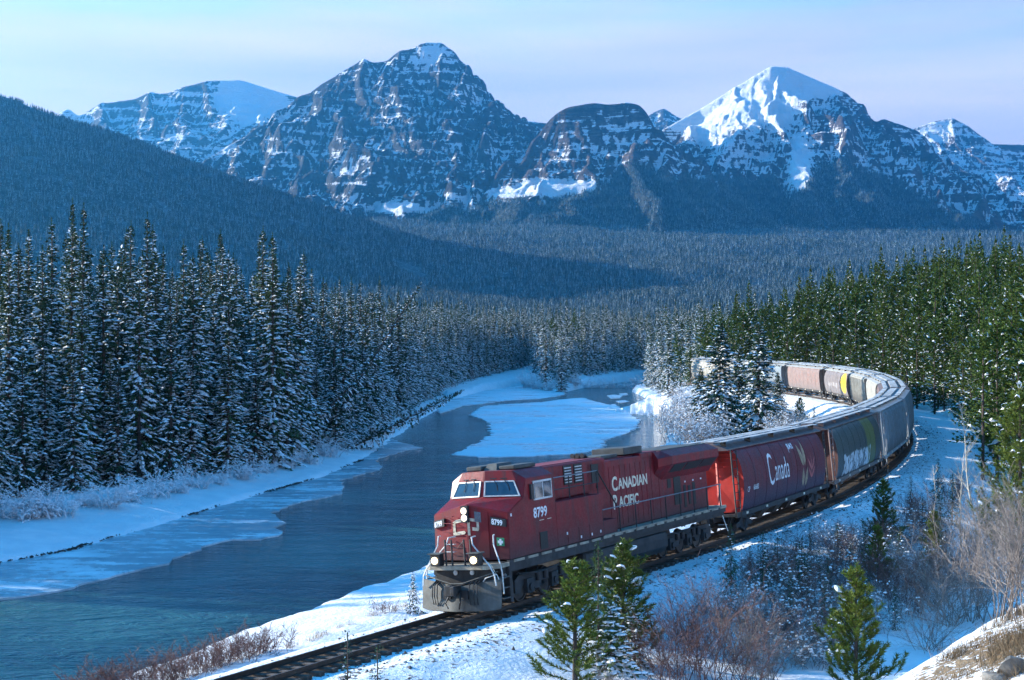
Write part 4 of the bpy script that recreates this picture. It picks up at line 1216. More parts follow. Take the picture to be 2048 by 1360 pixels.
# ---------------------------------------------------------------- locomotive
loc = place_car('locomotive', 0.0, 4.9, 17.4)
tag(loc, 'red diesel freight locomotive with lit headlamps leading the train', 'locomotive')
def locomotive(L):
    # frame
    mb = TB(); mb.bx(.95, 21.3, -1.42, 1.42, 1.26, 1.66); mb.bx(1.3, 8.7, 1.42, 1.53, 1.30, 1.70); mb.bx(1.3, 8.7, -1.53, -1.42, 1.30, 1.70)
    mb.bx(8.7, 21.3, 1.42, 1.52, 1.42, 1.66); mb.bx(8.7, 21.3, -1.52, -1.42, 1.42, 1.66); mb.build('underframe', M_DARK, L)
    TB().bx(8.7, 21.35, -1.54, 1.54, 1.663, 1.72).build('walkway', M_BEIGE, L)
    for k in range(20):
        s = 1.6 + k
        TB().bx(s, s + .72, 1.531, 1.562, 1.60, 1.69).build('sill_stripe', M_BEIGE, L)
    # cab and nose in one folded shell
    a0,a1,a2 = (1.32,-1.55,1.72),(1.12,0,1.72),(1.32,1.55,1.72)
    b0,b1,b2 = (1.40,-1.55,3.34),(1.14,0,3.70),(1.40,1.55,3.34)
    c0,c1,c2 = (2.55,-1.55,3.80),(2.30,0,3.84),(2.55,1.55,3.80)
    d0,d2 = (2.80,-1.55,4.43),(2.80,1.55,4.43)
    e0,e1,e2 = (2.74,-1.05,4.74),(2.56,0,4.77),(2.74,1.05,4.74)
    f0,f2,g0,g2 = (4.9,-1.55,1.72),(4.9,1.55,1.72),(4.9,-1.55,4.43),(4.9,1.55,4.43)
    h0,h1,h2 = (4.9,-1.05,4.74),(4.9,0,4.77),(4.9,1.05,4.74)
    mb = TB()
    for P in ((a0,a1,b1,b0),(a1,a2,b2,b1),(b0,b1,c1,c0),(b1,b2,c2,c1),(c0,c1,e1,e0),(c1,c2,e2,e1),(c0,e0,d0),(c2,d2,e2),(a0,b0,c0,d0,g0,f0),(a2,f2,g2,d2,c2,b2),(f0,g0,h0,h1,h2,g2,f2),(a0,f0,f2,a2,a1)): mb.poly(P)
    for P in ((d0,e0,h0,g0),(d2,g2,h2,e2),(e0,e1,h1,h0),(e1,e2,h2,h1)): mb.poly(P, 1)
    o = mb.build('cab', [M_RED, M_REDTOP], L)
    bm = bmesh.new(); bm.from_mesh(o.data); bmesh.ops.remove_doubles(bm, verts=bm.verts, dist=1e-4); bmesh.ops.recalc_face_normals(bm, faces=bm.faces)
    bmesh.ops.bevel(bm, geom=[e for e in bm.edges if e.calc_face_angle(0) > .25], offset=.022, segments=2, affect='EDGES'); bm.to_mesh(o.data); bm.free()
    cab = o
    WL, WR = (c0,c1,e1,e0), (c1,c2,e2,e1); NL, NR = (a0,a1,b1,b0), (a1,a2,b2,b1)
    out = lambda Q: (1 if (Vector(Q[1])-Vector(Q[0])).cross(Vector(Q[3])-Vector(Q[0])).x < 0 else -1)
    for Q, (u0, u1) in ((WL, (.10, .90)), (WR, (.07, .92))):
        sg = out(Q)
        w = TB(); on_quad(w, Q, u0, u1, .06, .58, .012, .02, 0, sg); gl = w.build('windshield', M_GLASS, cab)
        w = TB()
        for q in ((u0-.025, u1+.025, .02, .065), (u0-.025, u1+.025, .575, .62), (u0-.03, u0+.006, .03, .61), (u1-.006, u1+.03, .03, .61)): on_quad(w, Q, *q, .008, .045, 0, sg)
        w.build('window_frame', M_GASKET, cab)
        for uu in (.30, .68):
            p0 = quad_at(Q, u0 + (u1-u0)*uu, .68, sg*.06); p1 = quad_at(Q, u0 + (u1-u0)*(uu+.10), .46, sg*.07); p2 = quad_at(Q, u0 + (u1-u0)*(uu+.10), .24, sg*.06)
            TB().tb([p0, p1, p2], .014, 4).tb([quad_at(Q, u0+(u1-u0)*(uu-.12), .70, sg*.05), quad_at(Q, u0+(u1-u0)*(uu+.12), .70, sg*.05)], .02, 4).build('wiper', M_BLACK, cab)
    # nose fittings
    def board(Q, u0, u1, txt):
        sg = out(Q)
        w = TB(); on_quad(w, Q, u0, u1, .70, .86, .012, .10, 0, sg); b = w.build('number_board', M_BLACK, cab)
        me_w = (Vector(quad_at(Q, u1, .7))-Vector(quad_at(Q, u0, .7))).length
        tm = lettering(txt, .27, lambda x, y: quad_at(Q, u0 + (u1-u0)*(.07 + x/.62*.86*.98), .70 + (.035 + y)/1.72, sg*.118), M_LETTERW, cab, .008, 1.0, 'number')
    board(NL, .05, .37, '8799'); board(NR, .60, .96, '8799')
    sgR, sgL = out(NR), out(NL)
    w = TB(); on_quad(w, NR, .20, .36, .72, .91, .008, .025, 0, sgR); w.build('nose_window', M_GLASS, cab)
    w = TB(); on_quad(w, NR, .13, .52, .05, .95, .004, .018, 0, sgR); w.build('nose_door', M_RED, cab)
    w = TB(); on_quad(w, NR, .70, .885, .285, .455, .006, .012, 0, sgR); aid = w.build('first_aid_sign', M_GREEN, cab)
    w = TB(); on_quad(w, NR, .73, .855, .34, .395, .020, .004, 0, sgR); on_quad(w, NR, .768, .818, .305, .43, .0225, .004, 0, sgR); w.build('white_cross', M_LETTERW, aid)
    # square interlocked letters on the nose
    def nz_(x, y):
        Q, sg = (NL, sgL) if x < 0 else (NR, sgR)
        u = 1 + x/1.55 if x < 0 else x/1.55
        return quad_at(Q, u, (y - 1.72)/1.62, sg*.026)
    print_shape([[(-.64,2.50),(-.52,2.50),(-.52,2.97),(-.64,2.92)],[(-.52,2.87),(-.12,2.87),(-.06,2.93),(-.12,2.97),(-.52,2.97)],[(-.52,2.50),(-.12,2.50),(-.06,2.54),(-.12,2.60),(-.52,2.60)],
                 [(.02,2.46),(.12,2.46),(.12,2.97),(.02,2.97)],[(.12,2.88),(.38,2.88),(.46,2.93),(.40,2.97),(.12,2.97)],[(.37,2.68),(.46,2.68),(.46,2.93),(.37,2.88)],[(.20,2.61),(.42,2.61),(.46,2.68),(.37,2.71),(.20,2.71)]], nz_, M_LETTERD, cab, 'nose_emblem', 0)
    # headlamp housing
    TB().bx(1.03, 1.16, -.17, .12, 3.08, 3.66).build('headlamp_housing', M_BLACK, cab)
    for z in (3.49, 3.24):
        hl = MB().disc((1.02, .03, z), (1, 0, 0), .105, .05, 18).build('headlamp', M_LAMP, cab)
        MB().disc((1.035, .03, z), (1, 0, 0), .125, .05, 18).build('lamp_ring', M_WHITE, hl)
    for zz in (2.05, 2.32, 2.75, 3.06, 3.30):
        TB().tb([(1.22, -.95, zz), (1.10, -.95, zz), (1.05, -.55, zz), (1.16, -.55, zz)], .014, 5).build('grab_iron', M_WHITE if zz < 2.6 else M_RED, cab)
    # cab side
    TB().bx(3.28, 4.66, 1.552, 1.585, 3.60, 4.30).build('side_window_frame', M_GASKET, cab)
    for s0, s1 in ((3.36, 3.94), (4.02, 4.58)): TB().bx(s0, s1, 1.586, 1.60, 3.67, 4.23).build('side_window_pane', M_GLASS, cab)
    TB().bx(3.02, 3.24, 1.552, 1.63, 3.66, 4.20).build('mirror', M_BLACK, cab)
    TB().bx(3.55, 4.10, 1.552, 1.57, 1.80, 2.42).build('side_grille', M_SCREEN, cab)
    side = lambda s0, z0, l=1.556: (lambda x, y: (s0 + x, l, z0 + y))
    lettering('8799', .50, side(3.20, 2.98), M_LETTERW, cab, .012, 1.02, 'number')
    lettering('8799', .001, side(3.20, 2.8), M_LETTERW, cab, 0, 1, 'number') if False else None
    TB().bx(3.6, 3.95, 1.551, 1.556, 2.84, 2.862).build('small_print', M_LETTER, cab); TB().bx(4.2, 4.5, 1.551, 1.556, 2.84, 2.862).build('small_print', M_LETTER, cab)
    for s, z in ((1.55, 3.2), (5.6, 2.1), (6.7, 1.85), (7.6, 1.85), (8.35, 1.88)): TB().bx(s, s+.09, 1.552, 1.56, z, z+.10).build('sticker', M_LETTERW, cab)
    # roof gear
    TB().bx(2.95, 4.6, -1.0, -.35, 4.765, 4.93).build('roof_box', M_ROOFDARK, L, bevel=.03)
    TB().bx(3.1, 4.7, .30, .95, 4.765, 4.91).build('roof_box', M_ROOFDARK, L, bevel=.03)
    TB().lf([[(3.0,-.3,4.76),(4.4,-.3,4.76),(4.4,.26,4.76),(3.0,.26,4.76)],[(3.2,-.2,5.0),(4.2,-.2,5.0),(4.2,.16,5.0),(3.2,.16,5.0)]]).build('antenna_dome', M_GREY, L)
    # equipment box beside the hood, its railing
    TB().bx(4.905, 8.7, -1.545, 1.545, 1.72, 3.38).build('equipment_box', M_RED, L, bevel=.02)
    for s in (5.7, 6.6, 7.5): TB().bx(s, s+.78, 1.546, 1.556, 1.76, 2.28).build('access_panel', M_RED, L)
    for z in (3.83, 4.28): TB().tb([(4.95, 1.48, z), (8.55, 1.48, z), (9.0, 1.2, z - .25)], .022, 6).build('handrail', M_STEELBLUE if z > 4 else M_DARK, L)
    for s in (4.98, 6.2, 7.4, 8.55): TB().tb([(s, 1.48, 3.38), (s, 1.48, 4.28)], .022, 6).build('handrail_post', M_DARK, L)
    TB().tb([(8.6, 1.48, 4.28), (10.2, 1.46, 2.7)], .03, 6).build('stair_rail', M_DARK, L)
    # hoods
    TB().bx(4.91, 10.4, -.96, .96, 3.381, 4.69).build('front_hood', M_RED, L, bevel=.05)
    TB().bx(5.0, 10.3, -.70, .70, 4.691, 4.72).build('hood_roof', M_REDTOP, L)
    for s in (6.75, 7.62):
        v = TB().bx(s, s+.66, .961, .985, 3.88, 4.62).build('hood_grille', M_SCREEN, L)
        for k in range(6): TB().bx(s+.06, s+.60, .986, 1.01, 3.95 + k*.11, 3.99 + k*.11).build('slat', M_GASKET, v)
    TB().bx(9.1, 9.7, .961, .98, 3.75, 4.5).build('hood_grille', M_SCREEN, L)
    TB().bx(8.71, 15.4, -.96, .96, 1.721, 4.56).build('engine_hood', M_RED, L, bevel=.04)
    TB().bx(8.9, 13.6, -.66, .66, 4.561, 4.60).build('hood_roof', M_REDTOP, L)
    for k in range(9):
        s = 10.62 + k*.50
        TB().bx(s, s+.46, .961, .975, 1.86, 4.30).build('hood_door', M_RED, L)
    TB().bx(13.7, 15.4, -.97, .97, 4.40, 4.66).build('hood_step', M_RED, L, bevel=.04)
    TB().bx(15.4, 20.7, -.955, .955, 1.721, 4.3).build('radiator_hood', M_RED, L, bevel=.03)
    # radiator wings
    W = [(.955,3.36),(1.53,4.03),(1.53,4.37),(1.0,4.62),(-1.0,4.62),(-1.53,4.37),(-1.53,4.03),(-.955,3.36)]
    W0 = [(.955,3.62),(1.2,3.95),(1.2,4.30),(1.0,4.60),(-1.0,4.60),(-1.2,4.30),(-1.2,3.95),(-.955,3.62)]
    mb = TB(); mb.lf([[(14.95,)+q for q in W0], [(15.7,)+q for q in W], [(20.95,)+q for q in W]]); mb.build('radiator_wing', M_RED, L)
    TB().bx(15.8, 20.8, -.95, .95, 4.621, 4.66).build('radiator_grating', M_ROOFDARK, L)
    for s0, s1 in ((15.95, 17.3), (17.45, 19.1), (19.2, 20.75)):
        Q = ((s0,.975,3.44),(s1,.975,3.44),(s1,1.50,4.00),(s0,1.50,4.00))
        w = TB(); on_quad(w, Q, 0, 1, 0, 1, .012, .012, 0, 1 if (Vector(Q[1])-Vector(Q[0])).cross(Vector(Q[3])-Vector(Q[0])).z < 0 else -1); w.build('radiator_screen', M_SCREEN, L)
    for s0, s1, z0, z1 in ((16.25,16.62,2.95,3.35),(16.9,17.65,2.15,3.42),(17.95,18.2,1.95,2.95),(18.45,18.7,2.05,2.9),(18.95,19.25,2.0,3.0)): TB().bx(s0, s1, .956, .972, z0, z1).build('hood_grille', M_SCREEN, L)
    for s in (18.1, 19.0, 19.9): TB().bx(s, s+.14, .956, .967, 3.05, 3.12).build('sticker', M_LETTERW, L)
    # roof: horns, exhaust
    hn = TB()
    for k in (-.22, 0, .22): hn.lf([[(10.15, k + .05*math.cos(a), 4.84 + .05*math.sin(a)) for a in np.arange(8)*.785], [(9.82, k + .10*math.cos(a), 4.84 + .10*math.sin(a)) for a in np.arange(8)*.785]])
    hn.bx(10.1, 10.2, -.3, .3, 4.68, 4.80); hn.build('air_horn', M_BLACK, L)
    TB().bx(10.9, 12.4, -.55, .55, 4.60, 4.74).build('exhaust_silencer', M_ROOFDARK, L, bevel=.02)
    TB().bx(12.6, 14.4, -.75, .75, 4.66, 4.95).build('exhaust_stack', M_ROOFDARK, L, bevel=.02)
    # big lettering along the hood
    hs = lambda s0, z0: (lambda x, y: (s0 + x, .980, z0 + y))
    cream = M_LETTER
    lettering('C', .80, hs(10.80, 3.30), cream, L, .022, .92); lettering('ANADIAN', .60, hs(11.40, 3.335), cream, L, .020, 1.03)
    lettering('P', .80, hs(10.80, 2.56), cream, L, .022, .92); lettering('ACIFIC', .60, hs(11.36, 2.595), cream, L, .020, 1.02)
    # walkway handrail
    for k in range(9):
        s = 8.75 + k*1.5
        TB().tb([(s, 1.50, 1.70), (s, 1.50, 2.72)], .024, 6).build('handrail_post', M_DARK, L)
    TB().tb([(8.7, 1.50, 2.72), (20.9, 1.50, 2.72)], .024, 6).build('handrail', M_STEELBLUE, L)
    TB().tb([(20.95, 1.50, 2.72), (21.3, 1.3, 2.5), (21.4, 1.3, 1.2), (21.42, 1.5, .5)], .024, 6).build('handrail', M_WHITE, L)
    TB().tb([(8.7, -1.50, 2.72), (20.9, -1.50, 2.72)], .024, 6).build('handrail', M_DARK, L)
    TB().bx(8.95, 10.15, .97, 1.42, 1.721, 2.28).build('walkway_box', M_RED, L, bevel=.02)
    # front platform, steps, pilot, plough
    mb = TB(); mb.lf([[(.30,-1.15,1.50),(.30,1.15,1.50),(.62,1.52,1.50),(1.4,1.52,1.50),(1.4,-1.52,1.50),(.62,-1.52,1.50)],[(.30,-1.15,1.64),(.30,1.15,1.64),(.62,1.52,1.64),(1.4,1.52,1.64),(1.4,-1.52,1.64),(.62,-1.52,1.64)]]); mb.build('front_platform', M_BEIGE, L)
    TB().bx(.72, .90, -1.15, 1.15, .55, 1.50).build('pilot_plate', M_DARK, L)  # dark steel here paints in the shadow between plough and nose
    for sg in (-1, 1):
        l0, l1 = sorted((sg*1.16, sg*1.54))
        TB().bx(1.20, 1.40, l0, l1, .25, 1.50).build('step_well', M_DARK, L)
        for z in (.42, .78, 1.14): TB().bx(.72, 1.2, l0, l1, z, z+.04).build('step', M_GREY, L)
        TB().tb([(1.08, sg*1.12, 2.62), (.98, sg*1.14, 2.62), (.92, sg*1.16, 2.30), (.72, sg*1.50, 1.62), (.70, sg*1.56, 1.35), (.70, sg*1.57, .62)], .026, 6).build('step_handrail', M_WHITE, L)
        TB().tb([(.95, sg*.42, 2.60), (.60, sg*.48, 2.60), (.52, sg*.55, 2.35), (.36, sg*1.30, 1.60), (.34, sg*1.46, 1.30), (.34, sg*1.50, .95)], .026, 6).build('step_handrail', M_WHITE, L)
        for ll in (.26, .52): TB().tb([(.42, sg*ll, 1.62), (.42, sg*ll, 2.55)], .035, 5).build('end_post', M_DARK, L)
        h = TB().bx(.12, .42, sg*.80 - .20, sg*.80 + .20, 1.66, 2.08).build('ditch_lamp_housing', M_BLACK, L, bevel=.02)
        hl = MB().disc((.10, -sg*.80, 1.86), (1, 0, 0), .125, .05, 18).build('ditch_lamp', M_LAMP, L)
        TB().bx(.05, .46, sg*.80 - .26, sg*.80 + .26, 2.081, 2.11).build('lamp_hood', M_GREY, L)
        MB().disc((.70, -sg*.34, 1.36), (1, 0, 0), .085, .05, 14).build('marker_lamp', M_GASKET, L)
    TB().tb([(.42, -.52, 2.5), (.40, -.25, 2.28), (.40, .0, 2.25), (.42, .26, 2.5)], .012, 4).build('safety_chain', M_BLACK, L)
    secs = []
    for l in np.linspace(-1.62, 1.62, 13):
        q = abs(l)/1.62; s0 = .02 + .34*q; zt = .92 + .26*q; zb = .10 + .14*max(0, q-.8)*5*.6
        secs.append([(s0+.20, l, zt), (s0+.10, l, zt-.25), (s0+.06, l, .50), (s0, l, zb), (s0+.03, l, zb-.02), (s0+.10, l, .50), (s0+.145, l, zt-.25), (s0+.245, l, zt)])
    TB().lf(secs).build('snow_plough', M_GREY, L, smooth=True)
    for sg in (-1, 1): TB().lf([[(.05,sg*.20,.52),(.05,sg*.50,.52),(.05,sg*.50,.82),(.05,sg*.20,.82)],[(.14,sg*.20,.52),(.2,sg*.50,.52),(.2,sg*.50,.82),(.14,sg*.20,.82)]]).build('plough_recess', M_BLACK, L)
    cp = TB(); cp.bx(-.05, .7, -.14, .14, .72, .98); cp.bx(-.34, -.05, -.20, .06, .66, 1.04); cp.bx(-.40, -.16, .06, .24, .68, 1.02); cp.build('coupler', M_DARK, L, bevel=.03)
    for l, dz in ((-1.02, 0), (-.92, .02), (-.80, .0), (.55, .03), (.70, 0), (.82, .02)):
        q = abs(l)/1.62
        TB().tb([(.30 + .3*q, l, 1.12), (.02 + .3*q, l, 1.00), (-.04 + .3*q, l*1.01, .62 + dz), (.0 + .32*q, l*1.0, .32)], .026, 6).build('brake_hose', M_BLACK, L)
    for sg in (-1, 1): TB().tb([(.1, sg*.18, .8), (-.16, sg*.30, .42), (-.12, sg*.22, .22)], .03, 6).build('brake_hose', M_BLACK, L)
    TB().tb([(.52, -1.5, 1.30), (.22, -.9, 1.22), (.12, -.2, 1.05), (.12, .25, 1.05), (.22, .9, 1.24), (.52, 1.5, 1.42)], .022, 6).build('uncoupling_lever', M_GREY, L)
    TB().tb([(.45, .92, 1.08), (.42, 1.05, 1.20), (.50, 1.45, 1.32), (.52, 1.52, 1.14)], .02, 6).build('grab_iron', M_WHITE, L)
    TB().tb([(.60, 1.1, 1.66), (.42, 1.2, 1.72), (.44, 1.32, 1.60), (.60, 1.36, 1.30)], .02, 6).build('grab_iron', M_LETTER, L)
    MB().disc((1.18, -1.35, 1.18), (1, 0, 0), .09, .04, 14).build('reflector', M_GASKET, L)
    # fuel tank
    TP = [(1.46,1.22),(1.50,.95),(1.50,.62),(1.15,.33),(-1.15,.33),(-1.50,.62),(-1.50,.95),(-1.46,1.22)]
    mb = TB(); mb.lf([[(8.3,)+q for q in TP], [(14.7,)+q for q in TP]]); mb.build('fuel_tank', M_DARK, L, bevel=.03)
    TB().bx(7.2, 8.2, .9, 1.40, .6, 1.24).build('air_reservoir', M_DARK, L, bevel=.08)
    # bogies
    for sc in (4.9, 17.4):
        t = empty('bogie'); t.parent = L; t.location = (sc, 0, 0)
        for sg in (-1, 1):
            prof = [(-2.75,.42),(-2.75,.86),(-2.45,1.02),(2.45,1.02),(2.75,.86),(2.75,.42),(2.4,.36),(2.25,.62),(1.50,.62),(1.32,.40),(.98,.40),(.82,.62),(-.82,.62),(-.98,.40),(-1.32,.40),(-1.50,.62),(-2.25,.62),(-2.4,.36)]
            mb = TB(); mb.lf([[(a, sg*1.02, b) for a, b in prof], [(a, sg*1.18, b) for a, b in prof]]); mb.build('side_frame', M_DARK, t)
            for a in (-1.85, 0, 1.85):
                mb = TB(); mb.bx(a-.24, a+.24, sg*1.22 - .09, sg*1.22 + .09, .34, .84); mb.tb([(a, sg*1.24, .54), (a, sg*1.37, .54)], .13, 12); mb.build('axle_box', M_GREY if 0 else M_DARK, t)
            for a in (-1.15, 1.15, -.6, .6):
                sp = TB(); sp.tb([(a, sg*1.24, .98)] + [(a, sg*1.24, .98 - .06*i) for i in range(1, 6)], .10, 10); sp.build('spring', M_BLACK, t)
            TB().tb([(-2.6, sg*1.26, 1.10), (-1.2, sg*1.30, .98), (.4, sg*1.30, 1.08)], .03, 6).build('sand_pipe', M_DARK, t)
        for a in (-1.85, 0, 1.85): wheelset(t, a, .53)
locomotive(loc)

# ---------------------------------------------------------------- covered hoppers
CYL = [(1.34,1.12),(1.46,1.45),(1.55,1.9),(1.60,2.4),(1.59,2.85),(1.52,3.3),(1.40,3.68),(1.24,3.98),(1.06,4.18)]
FLAT = [(1.42,1.12),(1.53,1.5),(1.56,2.0),(1.57,2.7),(1.56,3.4),(1.51,3.8),(1.42,4.08),(1.22,4.24)]
BOXY = [(1.48,1.12),(1.50,1.6),(1.50,2.6),(1.50,3.6),(1.50,3.98),(1.46,4.08),(1.20,4.22)]
def prof_l(prof, z): return float(np.interp(z, [q[1] for q in prof], [q[0] for q in prof]))
CARL = 18.1
def hopper(i, label, prof, paint_side, paint_end, roof, ribs=False, detail=True, walk=None, frame=None, bevelled_end=.9):
    s0 = 22.35 + CARL*i
    C = tag(place_car('hopper_car', s0, 2.6, 15.5), label, 'hopper car', 'covered hopper cars of the freight train')
    B0, B1 = 1.55, 16.55
    half = prof; N = len(half)
    frame = frame or M_DARK
    ring = lambda s: [(s, l, z) for l, z in half] + [(s, -l, z) for l, z in reversed(half)]
    mb = TB(); mb.lf([ring(B0), ring(B1)], 0, cap=False)
    mb.build('body', paint_side, C, smooth=True)
    for s, sg in ((B0, 1), (B1, -1)):
        # dished end sheet with ribs and braces
        R0 = ring(s); c = (s + sg*.25, 0, 2.7)
        mb = TB(); k = len(R0)
        mb.add([(a, -b, q) for a, b, q in R0] + [(c[0], 0, c[2])], [(j, (j+1) % k, k) for j in range(k)])
        e = mb.build('end_sheet', paint_end, C)
        for z in (3.3, 3.5, 3.7, 3.9): TB().bx(s - sg*.02 - .03, s - sg*.02 + .03, -prof_l(prof, z)*.82, prof_l(prof, z)*.82, z, z+.05).build('end_rib', paint_end, e)
        for l in (-.55, .55): TB().tb([(s - sg*.05, l*.6, 4.0), (s - sg*.75, l, 1.2)], .07, 4).build('end_brace', paint_end, e)
    # roof, running boards, hatches
    top = half[-1]
    RP_ = [(top[0]+.16, top[1]-.04), (top[0]+.16, top[1]+.02), (.52, 4.47), (-.52, 4.47), (-top[0]-.16, top[1]+.02), (-top[0]-.16, top[1]-.04)]
    TB().lf([[(.62,)+q for q in RP_], [(17.48,)+q for q in RP_]]).build('roof', roof, C)
    TB().bx(1.1, 17.0, -.36, .36, 4.471, 4.53).build('hatch_coaming', roof, C)
    nh = 8 if detail else 4; hl = 15.4/nh
    for k in range(nh):
        a = 1.35 + k*hl
        TB().bx(a, a+hl*.9, -.33, .33, 4.531, 4.60).build('hatch_cover', walk or M_FROSTY, C, bevel=.015 if detail else 0)
    for sg in (-1, 1):
        l0, l1 = sorted((sg*.62, sg*1.02))
        TB().bx(.6, 17.5, l0, l1, 4.55, 4.58).build('running_board', walk or M_FROSTY, C)
        for a in (1.2, 5.0, 9.0, 13.0, 16.8): TB().bx(a, a+.06, l0+.05, l1-.05, 4.30, 4.549).build('board_bracket', frame, C)
        # sills, posts, ladders
        l0, l1 = sorted((sg*1.34, sg*1.46))
        TB().bx(.62, 17.48, l0, l1, .93, 1.16).build('side_sill', frame, C)
        if detail:
            for a in (2.0, 5.2, 8.6, 12.0, 15.4): TB().bx(a, a+.30, sg*1.466 - .006, sg*1.466 + .006, .99, 1.10).build('reflector_strip', M_LETTER, C)
        for s in (.66, 17.44):
            TB().tb([(s, sg*1.40, 1.1), (s, sg*1.36, 4.16)], .045, 4).build('corner_post', frame, C)
            d = 1 if s < 5 else -1
            lad = TB().tb([(s + d*.55, sg*1.46, .55), (s + d*.55, sg*1.44, 4.1)], .03, 4).build('ladder', frame, C)
            if detail or i < 9:
                for z in np.arange(.6, 4.1, .38): TB().tb([(s, sg*1.43, z), (s + d*.55, sg*1.45, z)], .016, 4).build('rung', frame, lad)
    TB().bx(.4, 17.7, -.32, .32, .72, 1.05).build('centre_sill', frame, C)
    for s in (.62, 16.98): TB().bx(s, s+.5, -1.4, 1.4, .98, 1.10).build('end_platform', frame, C)
    for k in range(4):
        a = 4.4 + k*2.45
        TB().lf([[(a-.95,-1.25,1.12),(a+.95,-1.25,1.12),(a+.95,1.25,1.12),(a-.95,1.25,1.12)],[(a-.35,-.55,.36),(a+.35,-.55,.36),(a+.35,.55,.36),(a-.35,.55,.36)]]).build('discharge_bay', frame, C)
    for sg in (-1, 1):
        l = sg*1.3
        for a, b in ((2.6, 4.2), (15.5, 13.9)): TB().tb([(a, l, 1.1), (b, l*.9, .7)], .05, 4).build('slope_brace', frame, C)
    if prof is CYL or prof is FLAT:
        for a in np.arange(3.4, 16, 1.85):      # weld seams
            for sg in (-1, 1):
                TB().lf([[(a-.015, sg*(l-.004), z) for l, z in prof] + [(a-.015, sg*(l+.012), z) for l, z in reversed(prof)], [(a+.015, sg*(l-.004), z) for l, z in prof] + [(a+.015, sg*(l+.012), z) for l, z in reversed(prof)]]).build('weld_seam', paint_side, C)
    if ribs:
        for k in range(15):
            a = 2.0 + k*1.0
            TB().lf([[(a-.05, l+.001, z) for l, z in prof[:5]] + [(a-.05, l+.07, z) for l, z in reversed(prof[:5])], [(a+.05, l+.001, z) for l, z in prof[:5]] + [(a+.05, l+.07, z) for l, z in reversed(prof[:5])]]).build('side_post', paint_side, C)
            TB().lf([[(a-.05, -l-.001, z) for l, z in prof[:5]] + [(a-.05, -l-.07, z) for l, z in reversed(prof[:5])], [(a+.05, -l-.001, z) for l, z in prof[:5]] + [(a+.05, -l-.07, z) for l, z in reversed(prof[:5])]]).build('side_post', paint_side, C)
    for sc in (2.6, 15.5):
        t = empty('bogie'); t.parent = C; t.location = (sc, 0, 0)
        for sg in (-1, 1):
            pf = [(-1.2,.34),(-1.2,.58),(-.75,.62),(-.45,.86),(.45,.86),(.75,.62),(1.2,.58),(1.2,.34),(.7,.40),(.42,.26),(-.42,.26),(-.7,.40)]
            TB().lf([[(a, sg*.95, b) for a, b in pf], [(a, sg*1.10, b) for a, b in pf]]).build('side_frame', M_DARK, t)
            TB().tb([(0, sg*1.04, .36), (0, sg*1.12, .72)], .15, 10).build('spring', M_BLACK, t)
        for a in (-.89, .89): wheelset(t, a, .44)
    TB().bx(-.02, .62, -.13, .13, .70, .98).build('coupler', M_DARK, C); TB().bx(17.48, 18.08, -.13, .13, .70, .98).build('coupler', M_DARK, C)
    return C
M_FROSTY = plain('frosty_walkway', (0.34, 0.36, 0.37), .8, .1, .5, 1.4, .2)
M_REDEND = paint('bright_red_end', (0.50, 0.028, 0.018), (0.10, 0.05, 0.04), .3, .5)
M_HRED = paint('faded_red_hopper', (0.125, 0.010, 0.020), (0.045, 0.036, 0.058), .9, .5, None, 1.75, 0)
M_BROWNROOF = paint('brown_roof', (0.15, 0.10, 0.09), (0.20, 0.19, 0.19), .6, .7)
M_GREYROOF = paint('grey_roof', (0.27, 0.30, 0.32), (0.40, 0.42, 0.44), .6, .7)
M_GREYH = paint('blue_grey_hopper', (0.21, 0.255, 0.285), (0.10, 0.09, 0.085), .6, .55, (0.13, 0.09, 0.07), 1.5, 0)
M_CREAM = paint('cream_hopper', (0.36, 0.35, 0.305), (0.15, 0.135, 0.12), .9, .6, (0.22, 0.19, 0.15), 1.6, 0)
M_CREAMROOF = paint('cream_roof', (0.34, 0.34, 0.32), (0.55, 0.57, 0.60), .7, .7, None, 0, 0)
M_BROWNH = paint('brown_hopper', (0.21, 0.145, 0.135), (0.12, 0.10, 0.09), .5, .6, None, 1.5)
M_PINKH = paint('pinkish_brown_hopper', (0.24, 0.165, 0.145), (0.18, 0.15, 0.14), .7, .6, (0.22, 0.085, 0.06), 1.6, 0)
M_ENDBROWN = paint('dark_brown_end', (0.14, 0.06, 0.05), (0.22, 0.15, 0.10), .5, .6)
